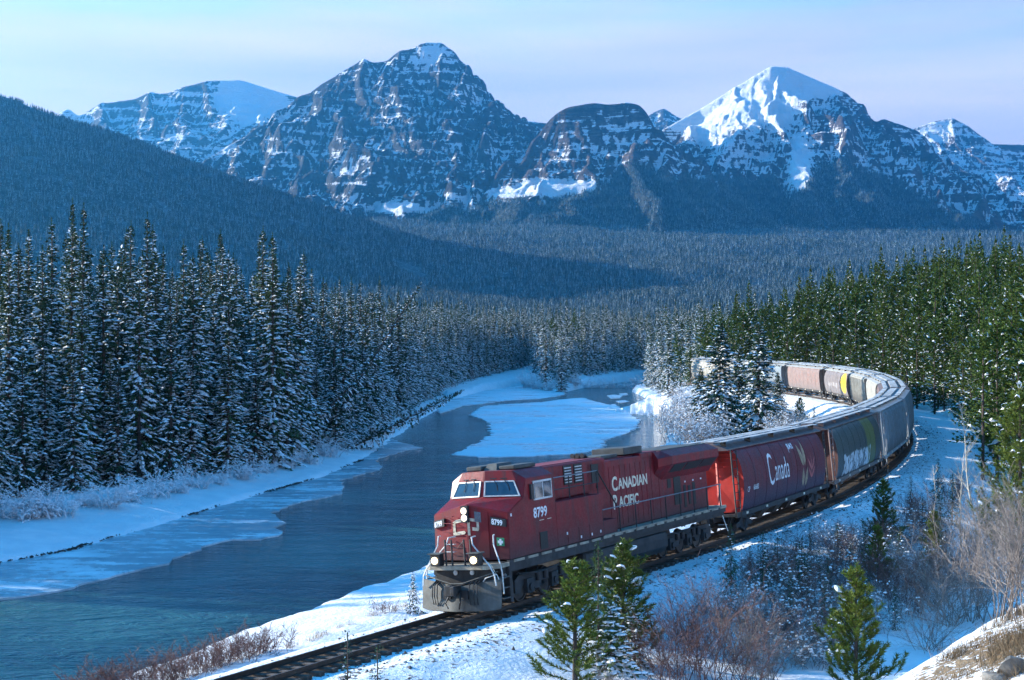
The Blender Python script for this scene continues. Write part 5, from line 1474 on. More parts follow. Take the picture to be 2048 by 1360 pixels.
def printed_hopper(name, base, dirt, prints):
    """weathered paint with colour fields sprayed on: prints = (kind, colour, s0, s1, z0, z1)"""
    m = paint(name, base, dirt, .5, .5, None, 1.5)
    n, l = m.node_tree.nodes, m.node_tree.links; p = n['Principled BSDF']
    cur = p.inputs['Base Color'].links[0].from_socket
    tc = n.new('ShaderNodeTexCoord'); V = tc.outputs['Object']; sx = n.new('ShaderNodeSeparateXYZ'); l.new(V, sx.inputs[0])
    ed = noise(n, l, 1.4, 4, V, .6, (1, 1, .5)); st = noise(n, l, 2.4, 4, V, .55, (1.5, .2, .55), 1.2)
    for kind, col, s0, s1, z0, z1 in prints:
        if kind == 'disc':
            dx = mathn(n, l, 'DIVIDE', mathn(n, l, 'SUBTRACT', sx.outputs['X'], (s0+s1)/2), (s1-s0)/2); dz = mathn(n, l, 'DIVIDE', mathn(n, l, 'SUBTRACT', sx.outputs['Z'], (z0+z1)/2), (z1-z0)/2)
            r = mathn(n, l, 'ADD', mathn(n, l, 'MULTIPLY', dx, dx), mathn(n, l, 'MULTIPLY', dz, dz))
            f = mathn(n, l, 'MULTIPLY', mapr(n, l, r, 1.05, .95), mapr(n, l, ed.outputs['Fac'], .26, .36))
        else:
            w = mathn(n, l, 'MULTIPLY', mathn(n, l, 'SUBTRACT', ed.outputs['Fac'], .5), .9)
            X = mathn(n, l, 'ADD', sx.outputs['X'], w); Z = mathn(n, l, 'ADD', sx.outputs['Z'], w)
            f = mathn(n, l, 'MULTIPLY', mathn(n, l, 'MULTIPLY', mapr(n, l, X, s0-.05, s0+.05), mapr(n, l, X, s1+.05, s1-.05)), mathn(n, l, 'MULTIPLY', mapr(n, l, Z, z0-.05, z0+.05), mapr(n, l, Z, z1+.05, z1-.05)))
            if kind == 'tag': f = mathn(n, l, 'MULTIPLY', f, mapr(n, l, st.outputs['Fac'], .47, .51))
            else: f = mathn(n, l, 'MULTIPLY', f, .75)
        cur = mixc(n, l, f, cur, col)
    l.new(cur, p.inputs['Base Color'])
    return m
M_HGREEN = printed_hopper('dark_green_hopper', (0.035, 0.060, 0.062), (0.06, 0.06, 0.065), [('band', (0.13, 0.15, 0.035), 11.4, 14.4, 1.0, 5.0), ('tag', (0.55, 0.62, 0.66), 3.4, 12.4, 1.2, 2.35)])
M_HGREYY = printed_hopper('grey_brown_hopper', (0.20, 0.17, 0.165), (0.14, 0.12, 0.11), [('disc', (0.75, 0.50, 0.03), 1.7, 5.4, 1.5, 4.1), ('tag', (0.35, 0.33, 0.31), 7.5, 14, 2.2, 2.7)])

H1 = hopper(0, 'faded red cylindrical hopper car lettered Canada, coupled behind the locomotive', CYL, M_HRED, M_REDEND, M_BROWNROOF)
def on_side(s0, z0, prof=CYL, off=.012): return lambda x, y: (s0 + x, prof_l(prof, z0 + y) + off, z0 + y)
lettering('C', 2.35, on_side(5.6, 2.02), M_LETTERW, H1, -.012, .62, 'lettering', .12)
lettering('anada', 1.62, on_side(6.72, 2.18), M_LETTERW, H1, -.004, .70, 'lettering', .12)
zf_ = 3.52; print_shape([[(10.02,zf_-.1),(10.08,zf_-.1),(10.08,zf_+.36),(10.02,zf_+.36)],[(10.12,zf_+.06),(10.28,zf_+.06),(10.28,zf_+.36),(10.12,zf_+.36)],[(10.34,zf_+.06),(10.44,zf_+.06),(10.56,zf_+.18),(10.68,zf_+.06),(10.78,zf_+.06),(10.70,zf_+.22),(10.74,zf_+.36),(10.60,zf_+.28),(10.56,zf_+.38),(10.50,zf_+.28),(10.38,zf_+.36),(10.42,zf_+.22)],[(10.84,zf_+.06),(11.0,zf_+.06),(11.0,zf_+.36),(10.84,zf_+.36)]], lambda x, y: (x - .15, prof_l(CYL, y) + .012, y), M_LETTERW, H1, 'flag_emblem')
M_WHEAT = plain('faded_ochre_print', (0.30, 0.22, 0.13), .6, 0, .3, 4.0); M_WHEAT2 = plain('faded_red_print', (0.36, 0.09, 0.085), .6, 0, .3, 4.0)
def leaf(cx, cz, L, W, ang, n=10):
    t = np.linspace(0, 1, n); w = W*np.sin(np.pi*t**.8); P = [(-a, b) for a, b in zip(w, t*L)] + [(a, b) for a, b in zip(w[::-1], t[::-1]*L)][1:-1]
    c, s = math.cos(ang), math.sin(ang)
    return [(cx + x*c - y*s, cz + x*s + y*c) for x, y in P]
print_shape([leaf(12.0, 2.55, 1.35, .24, .42), leaf(12.25, 2.55, 1.35, .24, -.12), leaf(12.0, 1.45, 1.05, .22, .10), leaf(12.45, 1.45, 1.05, .22, -.30)], on_side(0, 0), M_WHEAT, H1, 'leaf_emblem')
print_shape([leaf(13.6, 1.75, 1.45, .07, .0), leaf(13.6, 2.2, 1.0, .10, .75), leaf(13.6, 2.2, 1.0, .10, -.75), leaf(13.6, 1.8, .9, .09, .8), leaf(13.6, 1.8, .9, .09, -.8)], on_side(0, 0), M_WHEAT2, H1, 'wheat_emblem')
lettering('CP', .36, on_side(2.1, 2.02), M_LETTERW, H1, .004, .9, 'lettering', .12); lettering('606683', .36, on_side(3.05, 2.05), M_LETTERW, H1, .004, .78, 'lettering', .12)
hopper(1, 'dark green cylindrical hopper car with an olive band and pale graffiti', CYL, M_HGREEN, M_ENDBROWN, M_BROWNROOF, frame=M_BROWNH)
hopper(2, 'blue grey hopper car next after the dark green one', FLAT, M_GREYH, M_GREYROOF, M_GREYROOF, frame=M_GREYROOF)
hopper(3, 'blue grey hopper car coupled in front of the brown one', FLAT, M_GREYH, M_GREYROOF, M_GREYROOF, frame=M_GREYROOF)
hopper(4, 'plain brown hopper car with a brown roof on the curve', FLAT, M_BROWNH, M_BROWNH, M_BROWNROOF)
hopper(5, 'smooth cream hopper car with rounded sides on the curve', FLAT, M_CREAM, M_CREAM, M_CREAMROOF)
hopper(6, 'cream hopper car with upright side ribs', BOXY, M_CREAM, M_CREAM, M_CREAMROOF, ribs=True)
hopper(7, 'grey brown hopper car with a big yellow disc on its side', CYL, M_HGREYY, M_BROWNH, M_CREAMROOF)
hopper(8, 'pinkish brown weathered hopper car half hidden by snowy spruces', FLAT, M_PINKH, M_PINKH, M_CREAMROOF)
hopper(9, 'grey hopper car almost wholly hidden behind the snowy spruces', FLAT, M_GREYH, M_GREYROOF, M_CREAMROOF, detail=False)
hopper(10, 'cream hopper car showing a rounded end above the rocky bank', CYL, M_CREAM, M_CREAM, M_CREAMROOF, detail=False)
# ---------------------------------------------------------------- plants and stones near the line
def ray_ground(px, py):
    """where the line of sight through a photo pixel meets the ground"""
    d = np.arange(24, 420, .12)
    x = (px-1024)/FPX*d; z = HC - (py-YH)/FPX*d
    g = ground_z(x, d)
    k = np.argmax(z <= g) if (z <= g).any() else len(d)-1
    return float(x[k]), float(d[k]), float(g[k])

def young_pine(name, seed, H, Rm, snow, needle, dens=1.0, nl=.11):
    """bottle-brush shoots: every branch turns up and carries whorls of needles"""
    r = np.random.default_rng(seed); A, B, RA = [], [], []; NP, ND, NL = [], [], []; SP, SD, SS = [], [], []
    def shoot(p, d, L, up, thick):
        n = max(3, int(L/.10)); q = np.array(p, float); d = np.array(d, float)
        for j in range(n):
            d = d + np.array([0, 0, up/n]) + r.normal(0, .05, 3); d /= np.linalg.norm(d)
            q2 = q + d*L/n
            A.append(q); B.append(q2); RA.append(thick*(1 - .7*j/n))
            if j >= n*.12:
                for m in range(int(15*dens)):
                    NP.append(q + (q2-q)*r.random()); a = r.normal(0, 1, 3); a -= a @ d*d; a /= np.linalg.norm(a) + 1e-9
                    ND.append(a*.75 + d*.65); NL.append(nl*r.uniform(.7, 1.25))
            if j == n-1 or (j > n*.4 and r.random() < .4):
                SP.append(q2); SD.append(d); SS.append(r.uniform(.10, .26))
            q = q2
        return q, d
    z = .05*H; k = 0
    while z < H*.93:
        t = z/H; nb = r.integers(4, 7); a0 = r.uniform(0, 6.28); rr = Rm*(1-t)**.75*(.8 + .4*r.random()) + .08
        for b in range(nb):
            az = a0 + b*6.283/nb + r.normal(0, .2); el = .25 + .6*t + r.normal(0, .12)
            d = np.array([math.cos(az)*math.cos(el), math.sin(az)*math.cos(el), math.sin(el)])
            L = rr*r.uniform(.65, 1.15)
            e, dd = shoot((0, 0, z), d, L, .75, .016)
            for s in range(2 if L > .35 else 1):
                f = r.uniform(.35, .8); az2 = az + r.choice([-1, 1])*r.uniform(.5, .9)
                shoot(np.array([0, 0, z]) + d*L*f, (math.cos(az2)*.8, math.sin(az2)*.8, .45), L*r.uniform(.35, .55), .8, .010)
        z += (.20 + .045*H*.3)*r.uniform(.75, 1.2)*(1 - .25*t)
    shoot((0, 0, H*.88), (0, 0, 1), H*.12, 0, .014)
    NP, ND, NL = map(np.array, (NP, ND, NL)); ND /= np.linalg.norm(ND, axis=1, keepdims=True); N = len(NP)
    s = np.cross(ND, r.normal(0, 1, (N, 3))); s /= np.linalg.norm(s, axis=1, keepdims=True)
    V = np.stack([NP - s*.013, NP + s*.013, NP + ND*NL[:, None]], 1).reshape(-1, 3); F = np.arange(N*3).reshape(-1, 3)
    V2, F2 = np.zeros((0, 3)), np.zeros((0, 3), int)
    SP, SD, SS = map(np.array, (SP, SD, SS)); sel = r.random(len(SP)) < snow
    mi = [0]*N; FF = [F]
    if sel.any():
        V2, F2 = domes(SP[sel], SD[sel], SS[sel]*1.25, SS[sel]*.42, SS[sel]*.30, r); FF = [np.concatenate([F, F2 + len(V)])]; mi += [1]*len(F2)
    crown = np_mesh(name + '_crown', np.concatenate([V, V2]), FF, [needle, M_TUFT], mi)
    A, B, RA = map(np.array, (A, B, RA))
    zs = np.linspace(-.4, H*.97, 7); T = np.stack([zs*0, zs*0, zs], 1); tr = np.maximum(.012, .016*H*(1 - np.clip(zs/H, 0, 1))**.8 + .006)
    V, F = seg_prisms(T[:-1], T[1:], tr[:-1], tr[1:], 6); V3, F3 = seg_prisms(A, B, RA, RA*.8, 3, len(V))
    trunk = np_mesh(name + '_trunk', np.concatenate([V, V3]), np.concatenate([F, F3]), [M_BARK])
    return trunk, crown

def shrub(name, seed, n, H, spread, mat, twigs=5, thick=.013, curve=.5, depth=2, droop=0.0, snow=0.0, base=.25):
    r = np.random.default_rng(seed); A, B, RA, RB = [], [], [], []; SP = []
    def grow(p, d, L, th, lev):
        k = 5 if lev == 0 else 4; q = np.array(p, float); d = np.array(d, float)
        for j in range(k):
            d = d + r.normal(0, .13, 3)*curve*2 + np.array([0, 0, -droop*j/k]); d /= np.linalg.norm(d)
            q2 = q + d*L/k
            A.append(q); B.append(q2); RA.append(th*(1 - .75*j/k)); RB.append(th*(1 - .75*(j+1)/k))
            SP.append(q2)
            if lev < depth and j > 0:
                for _ in range(twigs if lev == 0 else 2):
                    if r.random() < .62:
                        dd = d*.8 + r.normal(0, .42, 3); dd[2] = abs(dd[2])*.7 + .15*(1 - droop*2); dd /= np.linalg.norm(dd)
                        grow(q + (q2-q)*r.random(), dd, L*r.uniform(.22, .42), th*.45*(1 - .6*j/k), lev+1)
            q = q2
    for i in range(n):
        a = r.uniform(0, 6.283); t = r.random()**.7*spread
        d = np.array([math.cos(a)*t, math.sin(a)*t, 1.0]); d /= np.linalg.norm(d)
        grow((r.normal(0, base), r.normal(0, base), -.15), d, H*r.uniform(.6, 1.1), thick*r.uniform(.7, 1.3), 0)
    A, B, RA, RB = map(np.array, (A, B, RA, RB))
    V, F = seg_prisms(A, B, np.maximum(RA, .0035), np.maximum(RB, .0025), 3)
    me = np_mesh(name, V, F, [mat])
    if snow:
        SP = np.array(SP); sel = r.random(len(SP)) < snow; m = sel.sum()
        dv = r.normal(0, 1, (m, 3)); dv[:, 2] *= .2; dv /= np.linalg.norm(dv, axis=1, keepdims=True)
        V2, F2 = domes(SP[sel], dv, r.uniform(.05, .17, m), r.uniform(.025, .06, m), r.uniform(.02, .05, m), r)
        me = np_mesh(name, np.concatenate([V, V2]), [F, F2 + len(V)], [mat, M_TUFT], [0]*len(F) + [1]*len(F2))
    return me

def bush(name, me, loc, rz, sc, label, group=None, cat='shrub'):
    o = link(name, me); o.location = loc; o.rotation_euler = (0, 0, rz); o.scale = (sc, sc, sc) if not isinstance(sc, tuple) else sc
    return tag(o, label, cat, group)

YP = [young_pine('young_pine', 301, 4.0, 1.35, .07, M_YOUNG, 1.25, .13), young_pine('young_pine', 302, 3.7, 1.3, .10, M_PINE, 1.2, .13), young_pine('young_pine', 303, 3.3, 1.05, .03, M_YOUNG, 1.3, .13), young_pine('young_pine', 304, 6.6, 2.1, .07, M_YOUNG, 1.0, .17)]
HEAVY = conifer_meshes('laden_spruce', 91, 3.0, 1.35, .95, 'spruce', .16, .02, .20, M_SPRUCE, 0, .5, True)
SEED_ = conifer_meshes('spruce_seedling', 92, 1.7, .55, .12, 'spruce', .16, .05, .13, M_SPRUCE, .35, .22)
def at_px(px, py, top=None):
    x, y, z = ray_ground(px, py)
    return (x, y, z), ((py-top)/FPX*y if top else None)
def put(name, pair, H0, px, py, top, label, rz=0.0, wide=1.0, **k):
    p, h = at_px(px, py, top); s = h/H0
    return plant_tree(name, pair, p, rz, s, label, sxy=s*wide, **k)
put('young_pine', YP[0], 4.0, 1150, 1376, 1118, 'bushy young pine in front of the locomotive\'s front bogie', .3, 1.3)
put('young_pine', YP[1], 3.7, 1246, 1318, 1078, 'taller dark young pine standing before the locomotive\'s fuel tank', 1.3, 1.2)
put('small_spruce', SMALL[3], 5.2, 1196, 1335, 1090, 'slim pointed young spruce between the two young pines by the locomotive', 2.0, 1.1)
put('laden_spruce', HEAVY, 3.0, 1222, 1392, 1210, 'low young spruce bent under thick snow beneath the young pines', .4, 1.15)
put('laden_spruce', HEAVY, 3.0, 1270, 1330, 1205, 'small snow clad spruce tucked behind the dark young pine', 2.4, .9)
put('spruce_seedling', SEED_, 1.7, 695, 1392, 1268, 'thin spruce seedling standing beside the empty rails', .3)
put('spruce_seedling', SEED_, 1.7, 755, 1398, 1296, 'shorter spruce seedling next to the thin seedling by the rails', 1.9, 1.2)
put('laden_spruce', HEAVY, 3.0, 826, 1226, 1150, 'snowy little spruce on the river side of the locomotive\'s plough', .9, .8)
put('small_spruce', SMALL[1], 4.4, 1462, 1222, 1052, 'slender dark spruce behind the reddish bare shrub', .2, .8)
put('small_spruce', SMALL[0], 3.6, 1526, 1200, 1068, 'broad dark little spruce standing near the first hopper\'s bogie', 1.2, 1.05)
put('small_spruce', SMALL[2], 3.0, 1604, 1212, 1078, 'rounded small spruce with snow on its skirts in the hollow', 2.2, 1.1)
put('small_spruce', SMALL[3], 5.2, 1656, 1222, 1110, 'narrow dark spruce below the largest lineside pine', .7, .9)
put('young_pine', YP[1], 3.7, 1766, 1092, 958, 'largest dark pine on the shaded snow beside the line', 2.9, 1.0)
put('small_spruce', SMALL[0], 3.6, 1822, 1010, 952, 'small spruce alone on the snow strip below the grey hoppers', .9, 1.0)
put('small_spruce', SMALL[1], 4.4, 1876, 1012, 918, 'dark young spruce at the edge of the curve side wood', 1.4, 1.0)
for k, (px, py, top, w) in enumerate(((1500, 1170, 1095, 1), (1580, 1245, 1150, 1.1), (1640, 1180, 1095, 1), (1700, 1165, 1080, 1.1), (1735, 1230, 1150, 1), (1800, 1140, 1055, 1.1), (1845, 1085, 1000, 1), (1690, 1290, 1205, 1.1), (1905, 1050, 950, 1), (1790, 1260, 1175, 1.1), (1555, 1160, 1070, 1.2), (1620, 1145, 1050, 1.2), (1675, 1125, 1050, 1.2), (1730, 1140, 1055, 1.2), (1880, 1080, 985, 1.2), (1650, 1270, 1170, 1.2), (1610, 1210, 1120, 1.3))):
    put('hollow_spruce', SMALL[k % 4], (3.6, 4.4, 3.0, 5.2)[k % 4], px, py, top, 'small dark spruce sapling among the leafless shrubs in the shaded hollow', k*1.1, w, group='spruce saplings in the shaded hollow')
put('young_pine', YP[2], 3.3, 1712, 1385, 1128, 'yellow green young pine at the foot of the grassy bank', .5, 1.05)
put('young_pine', YP[3], 6.6, 2040, 1150, 770, 'tall yellow green pine beside the bare birches', 1.0, .95)
put('young_pine', YP[0], 4.0, 1868, 1150, 1020, 'light green young pine among the bare grey shrubs', 2.0, .9)
put('young_pine', YP[2], 3.3, 1756, 1165, 1048, 'small light green pine under the largest lineside pine', 1.0, 1.0)
put('young_pine', YP[1], 3.7, 1600, 850, 795, 'small spruce like pine on the snow inside the railway curve', .4, 1.1)
put('small_spruce', SMALL[0], 3.6, 1628, 855, 808, 'tiny spruce beside the pine inside the railway curve', .8, 1.0)

RED_ = [shrub('reddish_shrub', 401, 46, 2.5, .75, M_REDTWIG, 5, .013, .45, 2, 0, 0, .55), shrub('reddish_shrub', 402, 30, 2.3, .9, M_TWIG, 5, .013, .5, 2, 0, 0, .4)]
for px, py, k, s, lab in ((1420, 1372, 0, 1.25, 'large reddish bare shrub spreading on the snow before the first hopper'), (1335, 1365, 0, .8, 'lower reddish bare shrub beside the young pines'), (1530, 1375, 1, 1.0, 'grey brown bare shrub beside the large reddish one'), (1480, 1330, 1, 1.0, 'twiggy bare shrub behind the large reddish one'), (1220, 1412, 1, .55, 'low twiggy shrub under the snow bent spruce')):
    p, _ = at_px(px, py); bush('bare_shrub', RED_[k], p, px*.1, s, lab)
DARKB = [shrub('dark_shrub', 411, 40, 1.6, .8, M_REDTWIG, 5, .010, .5, 2, 0, 0, .5), shrub('dark_shrub', 412, 44, 1.5, .8, M_TWIG, 5, .010, .5, 2, 0, .02, .5)]
for k, (px, py, s) in enumerate(((1570, 1150, .9), (1640, 1160, .9), (1690, 1130, 1.0), (1730, 1120, .9), (1620, 1235, 1.0), (1560, 1260, .9), (1850, 1060, 1.2), (1800, 1090, 1.1), (1900, 1010, 1.3), (1700, 1230, .9), (1660, 1300, .8), (1590, 1330, .9), (1790, 1200, 1.0), (1830, 1150, 1.0), (1500, 1180, .9), (1545, 1205, 1.0), (1585, 1190, 1.0), (1650, 1250, 1.0), (1740, 1180, 1.1), (1770, 1150, 1.0), (1680, 1185, 1.1), (1620, 1290, .9), (1860, 1110, 1.2), (1720, 1260, 1.0), (1820, 1230, 1.1), (1440, 1240, .9), (1380, 1290, .9), (1700, 1090, .8), (1880, 1180, 1.2), (1660, 1095, .9), (1610, 1130, .9), (1540, 1145, .8), (1750, 1100, 1.0), (1500, 1250, 1.0), (1560, 1300, 1.0), (1640, 1330, .9), (1830, 1050, 1.1), (1600, 1170, 1.1))):
    p, _ = at_px(px, py); bush('undergrowth_shrub', DARKB[k % 2], p, k*1.3, s, 'low leafless shrub in the shaded snowy hollow below the train', 'leafless shrubs in the shaded hollow')
BIG = [shrub('grey_thicket', 421, 30, 3.6, .75, M_TWIG, 6, .022, .45, 2, .02, 0, .5), shrub('grey_thicket', 422, 24, 3.2, 1.25, M_TWIG, 6, .018, .55, 2, .10, 0, .35)]
for px, py, k, s, lab in ((1962, 1242, 0, 1.05, 'big grey bare thicket on the grassy bank'), (1905, 1250, 1, .95, 'arching grey bare bush leaning out over the hollow'), (2040, 1235, 0, 1.0, 'grey bare thicket under the tall yellow green pine'), (1860, 1300, 1, .7, 'low arching twigs over the lit snow slope'), (2010, 1170, 0, 1.15, 'tall bare thicket behind the big grey one'), (1925, 1165, 0, .95, 'bare thicket below the shorter birch'), (1875, 1215, 1, .9, 'arching bare bush in the hollow under the birches')):
    p, _ = at_px(px, py); bush('bare_thicket', BIG[k], p, px*.07, s, lab)
def birch(seed, H):
    r = np.random.default_rng(seed); A, B, RA, RB = [], [], [], []
    def grow(p, d, L, th, lev):
        k = 9 if lev == 0 else 4; q = np.array(p, float); d = np.array(d, float)
        for j in range(k):
            d = d + r.normal(0, .05 if lev == 0 else .12, 3) + np.array([0, 0, .05]); d /= np.linalg.norm(d); q2 = q + d*L/k
            A.append(q); B.append(q2); RA.append(th*(1-.85*j/k)); RB.append(th*(1-.85*(j+1)/k))
            if lev < 2 and j > (1 if lev == 0 else 0):
                for _ in range(3 if lev == 0 else 1):
                    a = r.uniform(0, 6.28); dd = d*.75 + np.array([math.cos(a), math.sin(a), .25])*.65; dd /= np.linalg.norm(dd)
                    grow(q, dd, L*(.30 - .02*j if lev == 0 else .45)*r.uniform(.6, 1.1), th*.38*(1-.06*j), lev+1)
            q = q2
    grow((0, 0, -.2), (0, 0, 1), H, .0085*H, 0); n0 = 9
    A, B, RA, RB = map(np.array, (A, B, RA, RB)); rr = np.maximum(RA, .005)
    L = np.arange(len(A))
    main = np.zeros(len(A), bool)
    return A, B, rr, np.maximum(RB, .004)
M_BIRCH = plain('pale_birch_bark', (0.42, 0.38, 0.31), .8, 0, .3, 6.0)
for k, (px, py, top, lab) in enumerate(((1958, 1120, 790, 'tallest bare pale birch at the wood edge'), (1925, 1130, 880, 'shorter bare birch close beside the tallest one'), (1990, 1140, 850, 'bare birch leaning toward the tall yellow green pine'), (1890, 1120, 920, 'slim bare birch nearest the shaded snow strip'))):
    p, h = at_px(px, py, top); A, B, ra, rb = birch(500 + k, h)
    e = tag(empty('bare_birch', p), lab, 'tree'); e.rotation_euler = (R(3*(k-1)), R(4*(k-2)), k)
    thick = ra > .010*h*.32
    V, F = seg_prisms(A[thick], B[thick], ra[thick], rb[thick], 5); link('trunk', np_mesh('birch_trunk', V, F, [M_BIRCH]), e)
    V, F = seg_prisms(A[~thick], B[~thick], ra[~thick], rb[~thick], 3); link('crown', np_mesh('birch_twigs', V, F, [M_BIRCH]), e)

# frosted bushes on the far bank, shrubs on the near one
FROST = [shrub('frosted_shrub', 431, 30, 2.2, 1.0, M_FROST, 4, .045, .6, 1, .35, .6, .5), shrub('frosted_shrub', 432, 26, 1.8, 1.2, M_FROST, 4, .042, .6, 1, .45, .6, .6)]
fb = [(20, 1045, 1.4), (70, 1046, 1.8), (115, 1040, 1.5), (165, 1022, 1.0), (215, 1025, 1.3), (265, 1012, 1.5), (310, 1002, 1.4), (350, 995, 1.1), (395, 985, 1.2), (440, 978, 1.0), (485, 968, 1.2), (530, 955, 1.3), (575, 945, 1.2), (615, 935, 1.3), (655, 922, 1.4), (690, 905, 1.2)]
for k, (px, py, s) in enumerate(fb):
    p, _ = at_px(px, py - 10); bush('frosted_shrub', FROST[k % 2], p, k*.9, s*.78, 'snow crusted arching shrub at the foot of the spruces on the far bank', 'snow crusted shrubs on the far bank')
for k, (px, py, s) in enumerate(((1078, 778, 2.6), (1100, 782, 2.4), (1060, 770, 2.4), (1180, 766, 2.2), (1215, 762, 2.2), (1250, 759, 2.0), (1285, 757, 2.0), (1150, 770, 2.0))):
    p, _ = at_px(px, py); bush('frosted_shrub', FROST[k % 2], p, k*.7, s, 'snow crusted shrub on the point at the river bend', 'snow crusted shrubs at the river bend')
GB = shrub('riverside_shrub', 441, 44, 2.6, .8, M_TWIG, 5, .014, .5, 2, 0, .10, .7)
for k, (px, py, s) in enumerate(((1365, 880, 1.9), (1385, 895, 1.7), (1350, 862, 1.7), (1400, 870, 1.7), (1372, 842, 1.8), (1360, 820, 1.6), (1560, 880, 1.2), (1590, 868, 1.2), (1570, 850, 1.2), (1420, 890, 1.3))):
    p, _ = at_px(px, py); bush('riverside_shrub', GB, p, k*1.1, s, 'snow dusted grey shrub on the bank between river and train', 'grey shrubs between river and train')
WEED = [shrub('lineside_weed', 451, 26, .8, .7, M_REDTWIG, 4, .008, .5, 2, 0, 0, .3), shrub('lineside_weed', 452, 60, .45, .5, M_DRYGRASS, 0, .006, .5, 0, .1, 0, .18)]
wd = [(790,1222,1,1.1),(770,1226,0,.9),(745,1232,1,.9),(812,1214,1,1.0),(700,1250,1,.8),(680,1256,1,.7),(650,1270,1,1.0),(636,1276,1,1.0),(622,1283,1,.9),(582,1296,1,1.0),(530,1302,0,1.5),(505,1312,0,1.5),(480,1318,0,1.4),(455,1326,0,1.6),(430,1334,0,1.5),(405,1340,0,1.4),(380,1352,0,1.5),(350,1362,0,1.6),(320,1368,0,1.6),(290,1376,0,1.6),(250,1384,0,1.7),(210,1392,0,1.7),(170,1400,0,1.6)]
for k, (px, py, t, s) in enumerate(wd):
    p, _ = at_px(px, py)
    bush('lineside_weed', WEED[t], p, k*1.7, s, ('dry bare weed clump on the river side of the rails' if t == 0 else 'tuft of dry standing grass on the river side of the rails'), ('bare weed clumps along the rails' if t == 0 else 'dry grass tufts along the rails'), 'weed' if t == 0 else 'grass')
# dry grass and rock of the lit bank
def tuft_field(n, seed):
    r = np.random.default_rng(seed); x = r.uniform(7, 22, n*6); y = r.uniform(24, 47, n*6)
    c = (x - 9.2)*.74 - (y - 37)*.68; k = (c > .6) & (c < 12) & (fbm(x/2.2, y/2.2, 3, 88) > -.02); x, y = x[k][:n], y[k][:n]
    z = ground_z(x, y); m = len(x); b = 8
    A = np.repeat(np.stack([x, y, z - .05], 1), b, 0) + r.normal(0, .05, (m*b, 3))*np.array([1, 1, 0]); d = r.normal(0, .38, (m*b, 3)); d[:, 2] = 1
    B = A + d*r.uniform(.14, .40, (m*b, 1))
    V, F = seg_prisms(A, B, np.full(m*b, .006), np.full(m*b, .002), 3)
    tag(link('dry_grass', np_mesh('dry_grass', V, F, [M_DRYGRASS])), 'brown dry grass covering the bank in the lower right corner', 'grass', kind='stuff')
tuft_field(3200, 7)
M_BOULDER = plain('pale_rock', (0.20, 0.18, 0.155), .85, 0, .35, 1.6, .7)
def boulder(px, py, s, seed, lab):
    p, _ = at_px(px, py); r = np.random.default_rng(seed); bm = bmesh.new(); bmesh.ops.create_icosphere(bm, subdivisions=3, radius=1)
    cut = [(Vector(r.normal(0, 1, 3)).normalized(), r.uniform(.5, .85)) for _ in range(9)]
    for v in bm.verts:
        for nn, dd in cut:
            e = v.co.dot(nn) - dd
            if e > 0: v.co -= nn*e
        v.co *= 1 + .05*float(pnoise(np.array([v.co.x*4]), np.array([v.co.y*4 + v.co.z*3]), seed)[0])
    me = bpy.data.meshes.new('boulder'); bm.to_mesh(me); bm.free(); me.materials.append(M_BOULDER)
    o = link('boulder', me); o.location = (p[0], p[1], p[2] + .05*s); o.scale = (s*1.4, s, s*.75); o.rotation_euler = (.2, .3, seed); tag(o, lab, 'rock')
boulder(2030, 1345, .45, 1, 'large pale angular rock in the grassy bank'); boulder(1985, 1362, .3, 2, 'smaller pale rock below the large angular one')
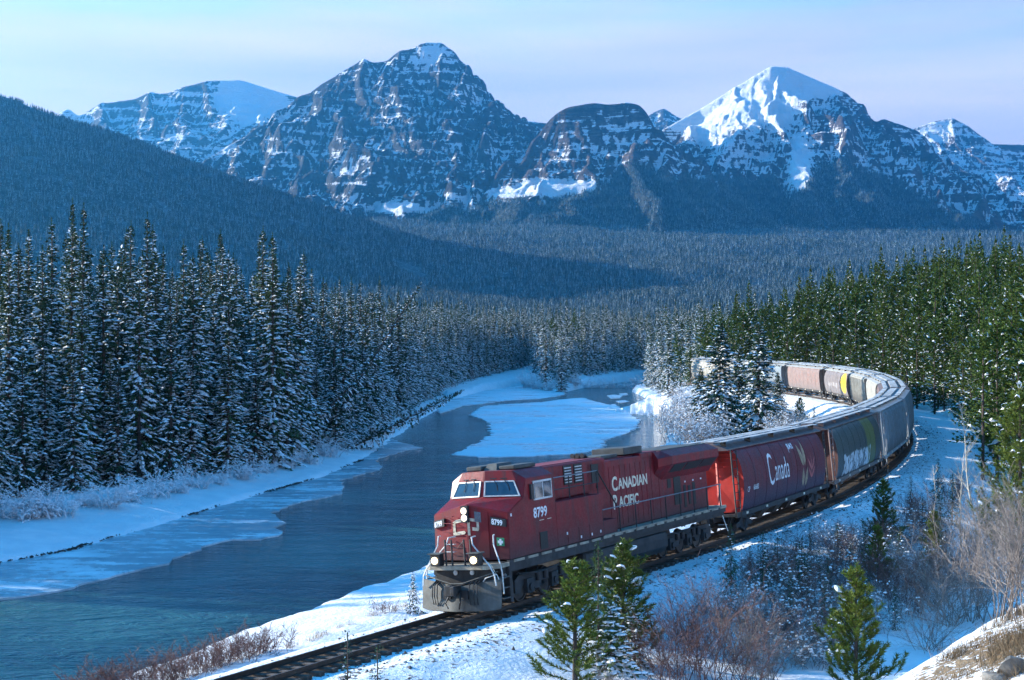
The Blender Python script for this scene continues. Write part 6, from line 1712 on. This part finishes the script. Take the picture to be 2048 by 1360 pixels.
# single trees that stand out
put('snowy_spruce', FULL[0], 13.5, 1440, 884, 648, 'big full snowy spruce before the far hoppers, nearer the river', .5, 1.25)
put('snowy_spruce', FULL[1], 14.5, 1518, 872, 640, 'big full snowy spruce before the far hoppers, nearer the pinkish car', 2.2, 1.35)
put('snowy_spruce', FULL[1], 14.5, 1478, 866, 690, 'shorter snowy spruce filling the gap between the two big full ones', 4.0, 1.3)
put('snowy_spruce', FULL[0], 13.5, 1402, 876, 735, 'low snowy spruce on the river side of the big full ones', 3.0, 1.4)
put('snowy_spruce', FULL[0], 13.5, 1556, 858, 745, 'small snowy spruce beside the pinkish brown hopper', 1.0, 1.3)
put('spruce_tree', SPRUCE[4], 20, 1338, 792, 636, 'spruce standing alone on the near bank where the river bends', .4, 1.2)
put('spruce_tree', SPRUCE[1], 24, 1092, 779, 655, 'left of two snowy spruces standing on the river point', .4, 1.4) if False else put('spruce_tree', SPRUCE[1], 24, 1092, 779, 655, 'taller of the snowy spruces standing forward on the river point', .4, 1.4)
put('spruce_tree', SPRUCE[4], 20, 1122, 783, 690, 'shorter snowy spruce standing forward on the river point', 1.4, 1.5)
for px, py, k, s, lab in ((700, 897, 0, 1.0, 'snow covered spruce fallen low over the river ice'), (636, 892, 1, 1.0, 'bare topped spruce leaning steeply out of the wood'), (575, 900, 2, 1.0, 'thin snowy spruce leaning halfway over the bank')):
    p, _ = at_px(px, py); plant_tree('leaning_spruce', LEANER[k], p, 0, s, lab)
# marker post by the third car
p, h = at_px(1776, 968, 930)
e = tag(empty('marker_post', p), 'thin orange tipped marker post beside the dark green hopper', 'post')
MB().tube([(0, 0, -.2), (0, 0, h*.8)], .03, 6).build('pole', M_TWIG, e); MB().tube([(0, 0, h*.8), (0, 0, h)], .034, 6).build('tip', plain('orange_paint', (.45, .14, .03), .6), e)
# ---------------------------------------------------------------- air
def haze():
    m = bpy.data.materials.new('haze_air'); m.use_nodes = True
    n, l = m.node_tree.nodes, m.node_tree.links
    n.remove(n['Principled BSDF'])
    v = n.new('ShaderNodeVolumePrincipled')
    v.inputs['Color'].default_value = (0.10, 0.55, 1.0, 1)
    v.inputs['Density'].default_value = 2.9e-5
    v.inputs['Anisotropy'].default_value = 0.68
    l.new(v.outputs['Volume'], n['Material Output'].inputs['Volume'])
    m.volume_intersection_method = 'FAST' if hasattr(m, 'volume_intersection_method') else None
    mb = MB().box(-9000, 9000, -400, 16500, -9, 2900)
    o = mb.build('haze', m)
    tag(o, kind='stuff')
    return o
try: haze()
except TypeError as e: print('haze', e)
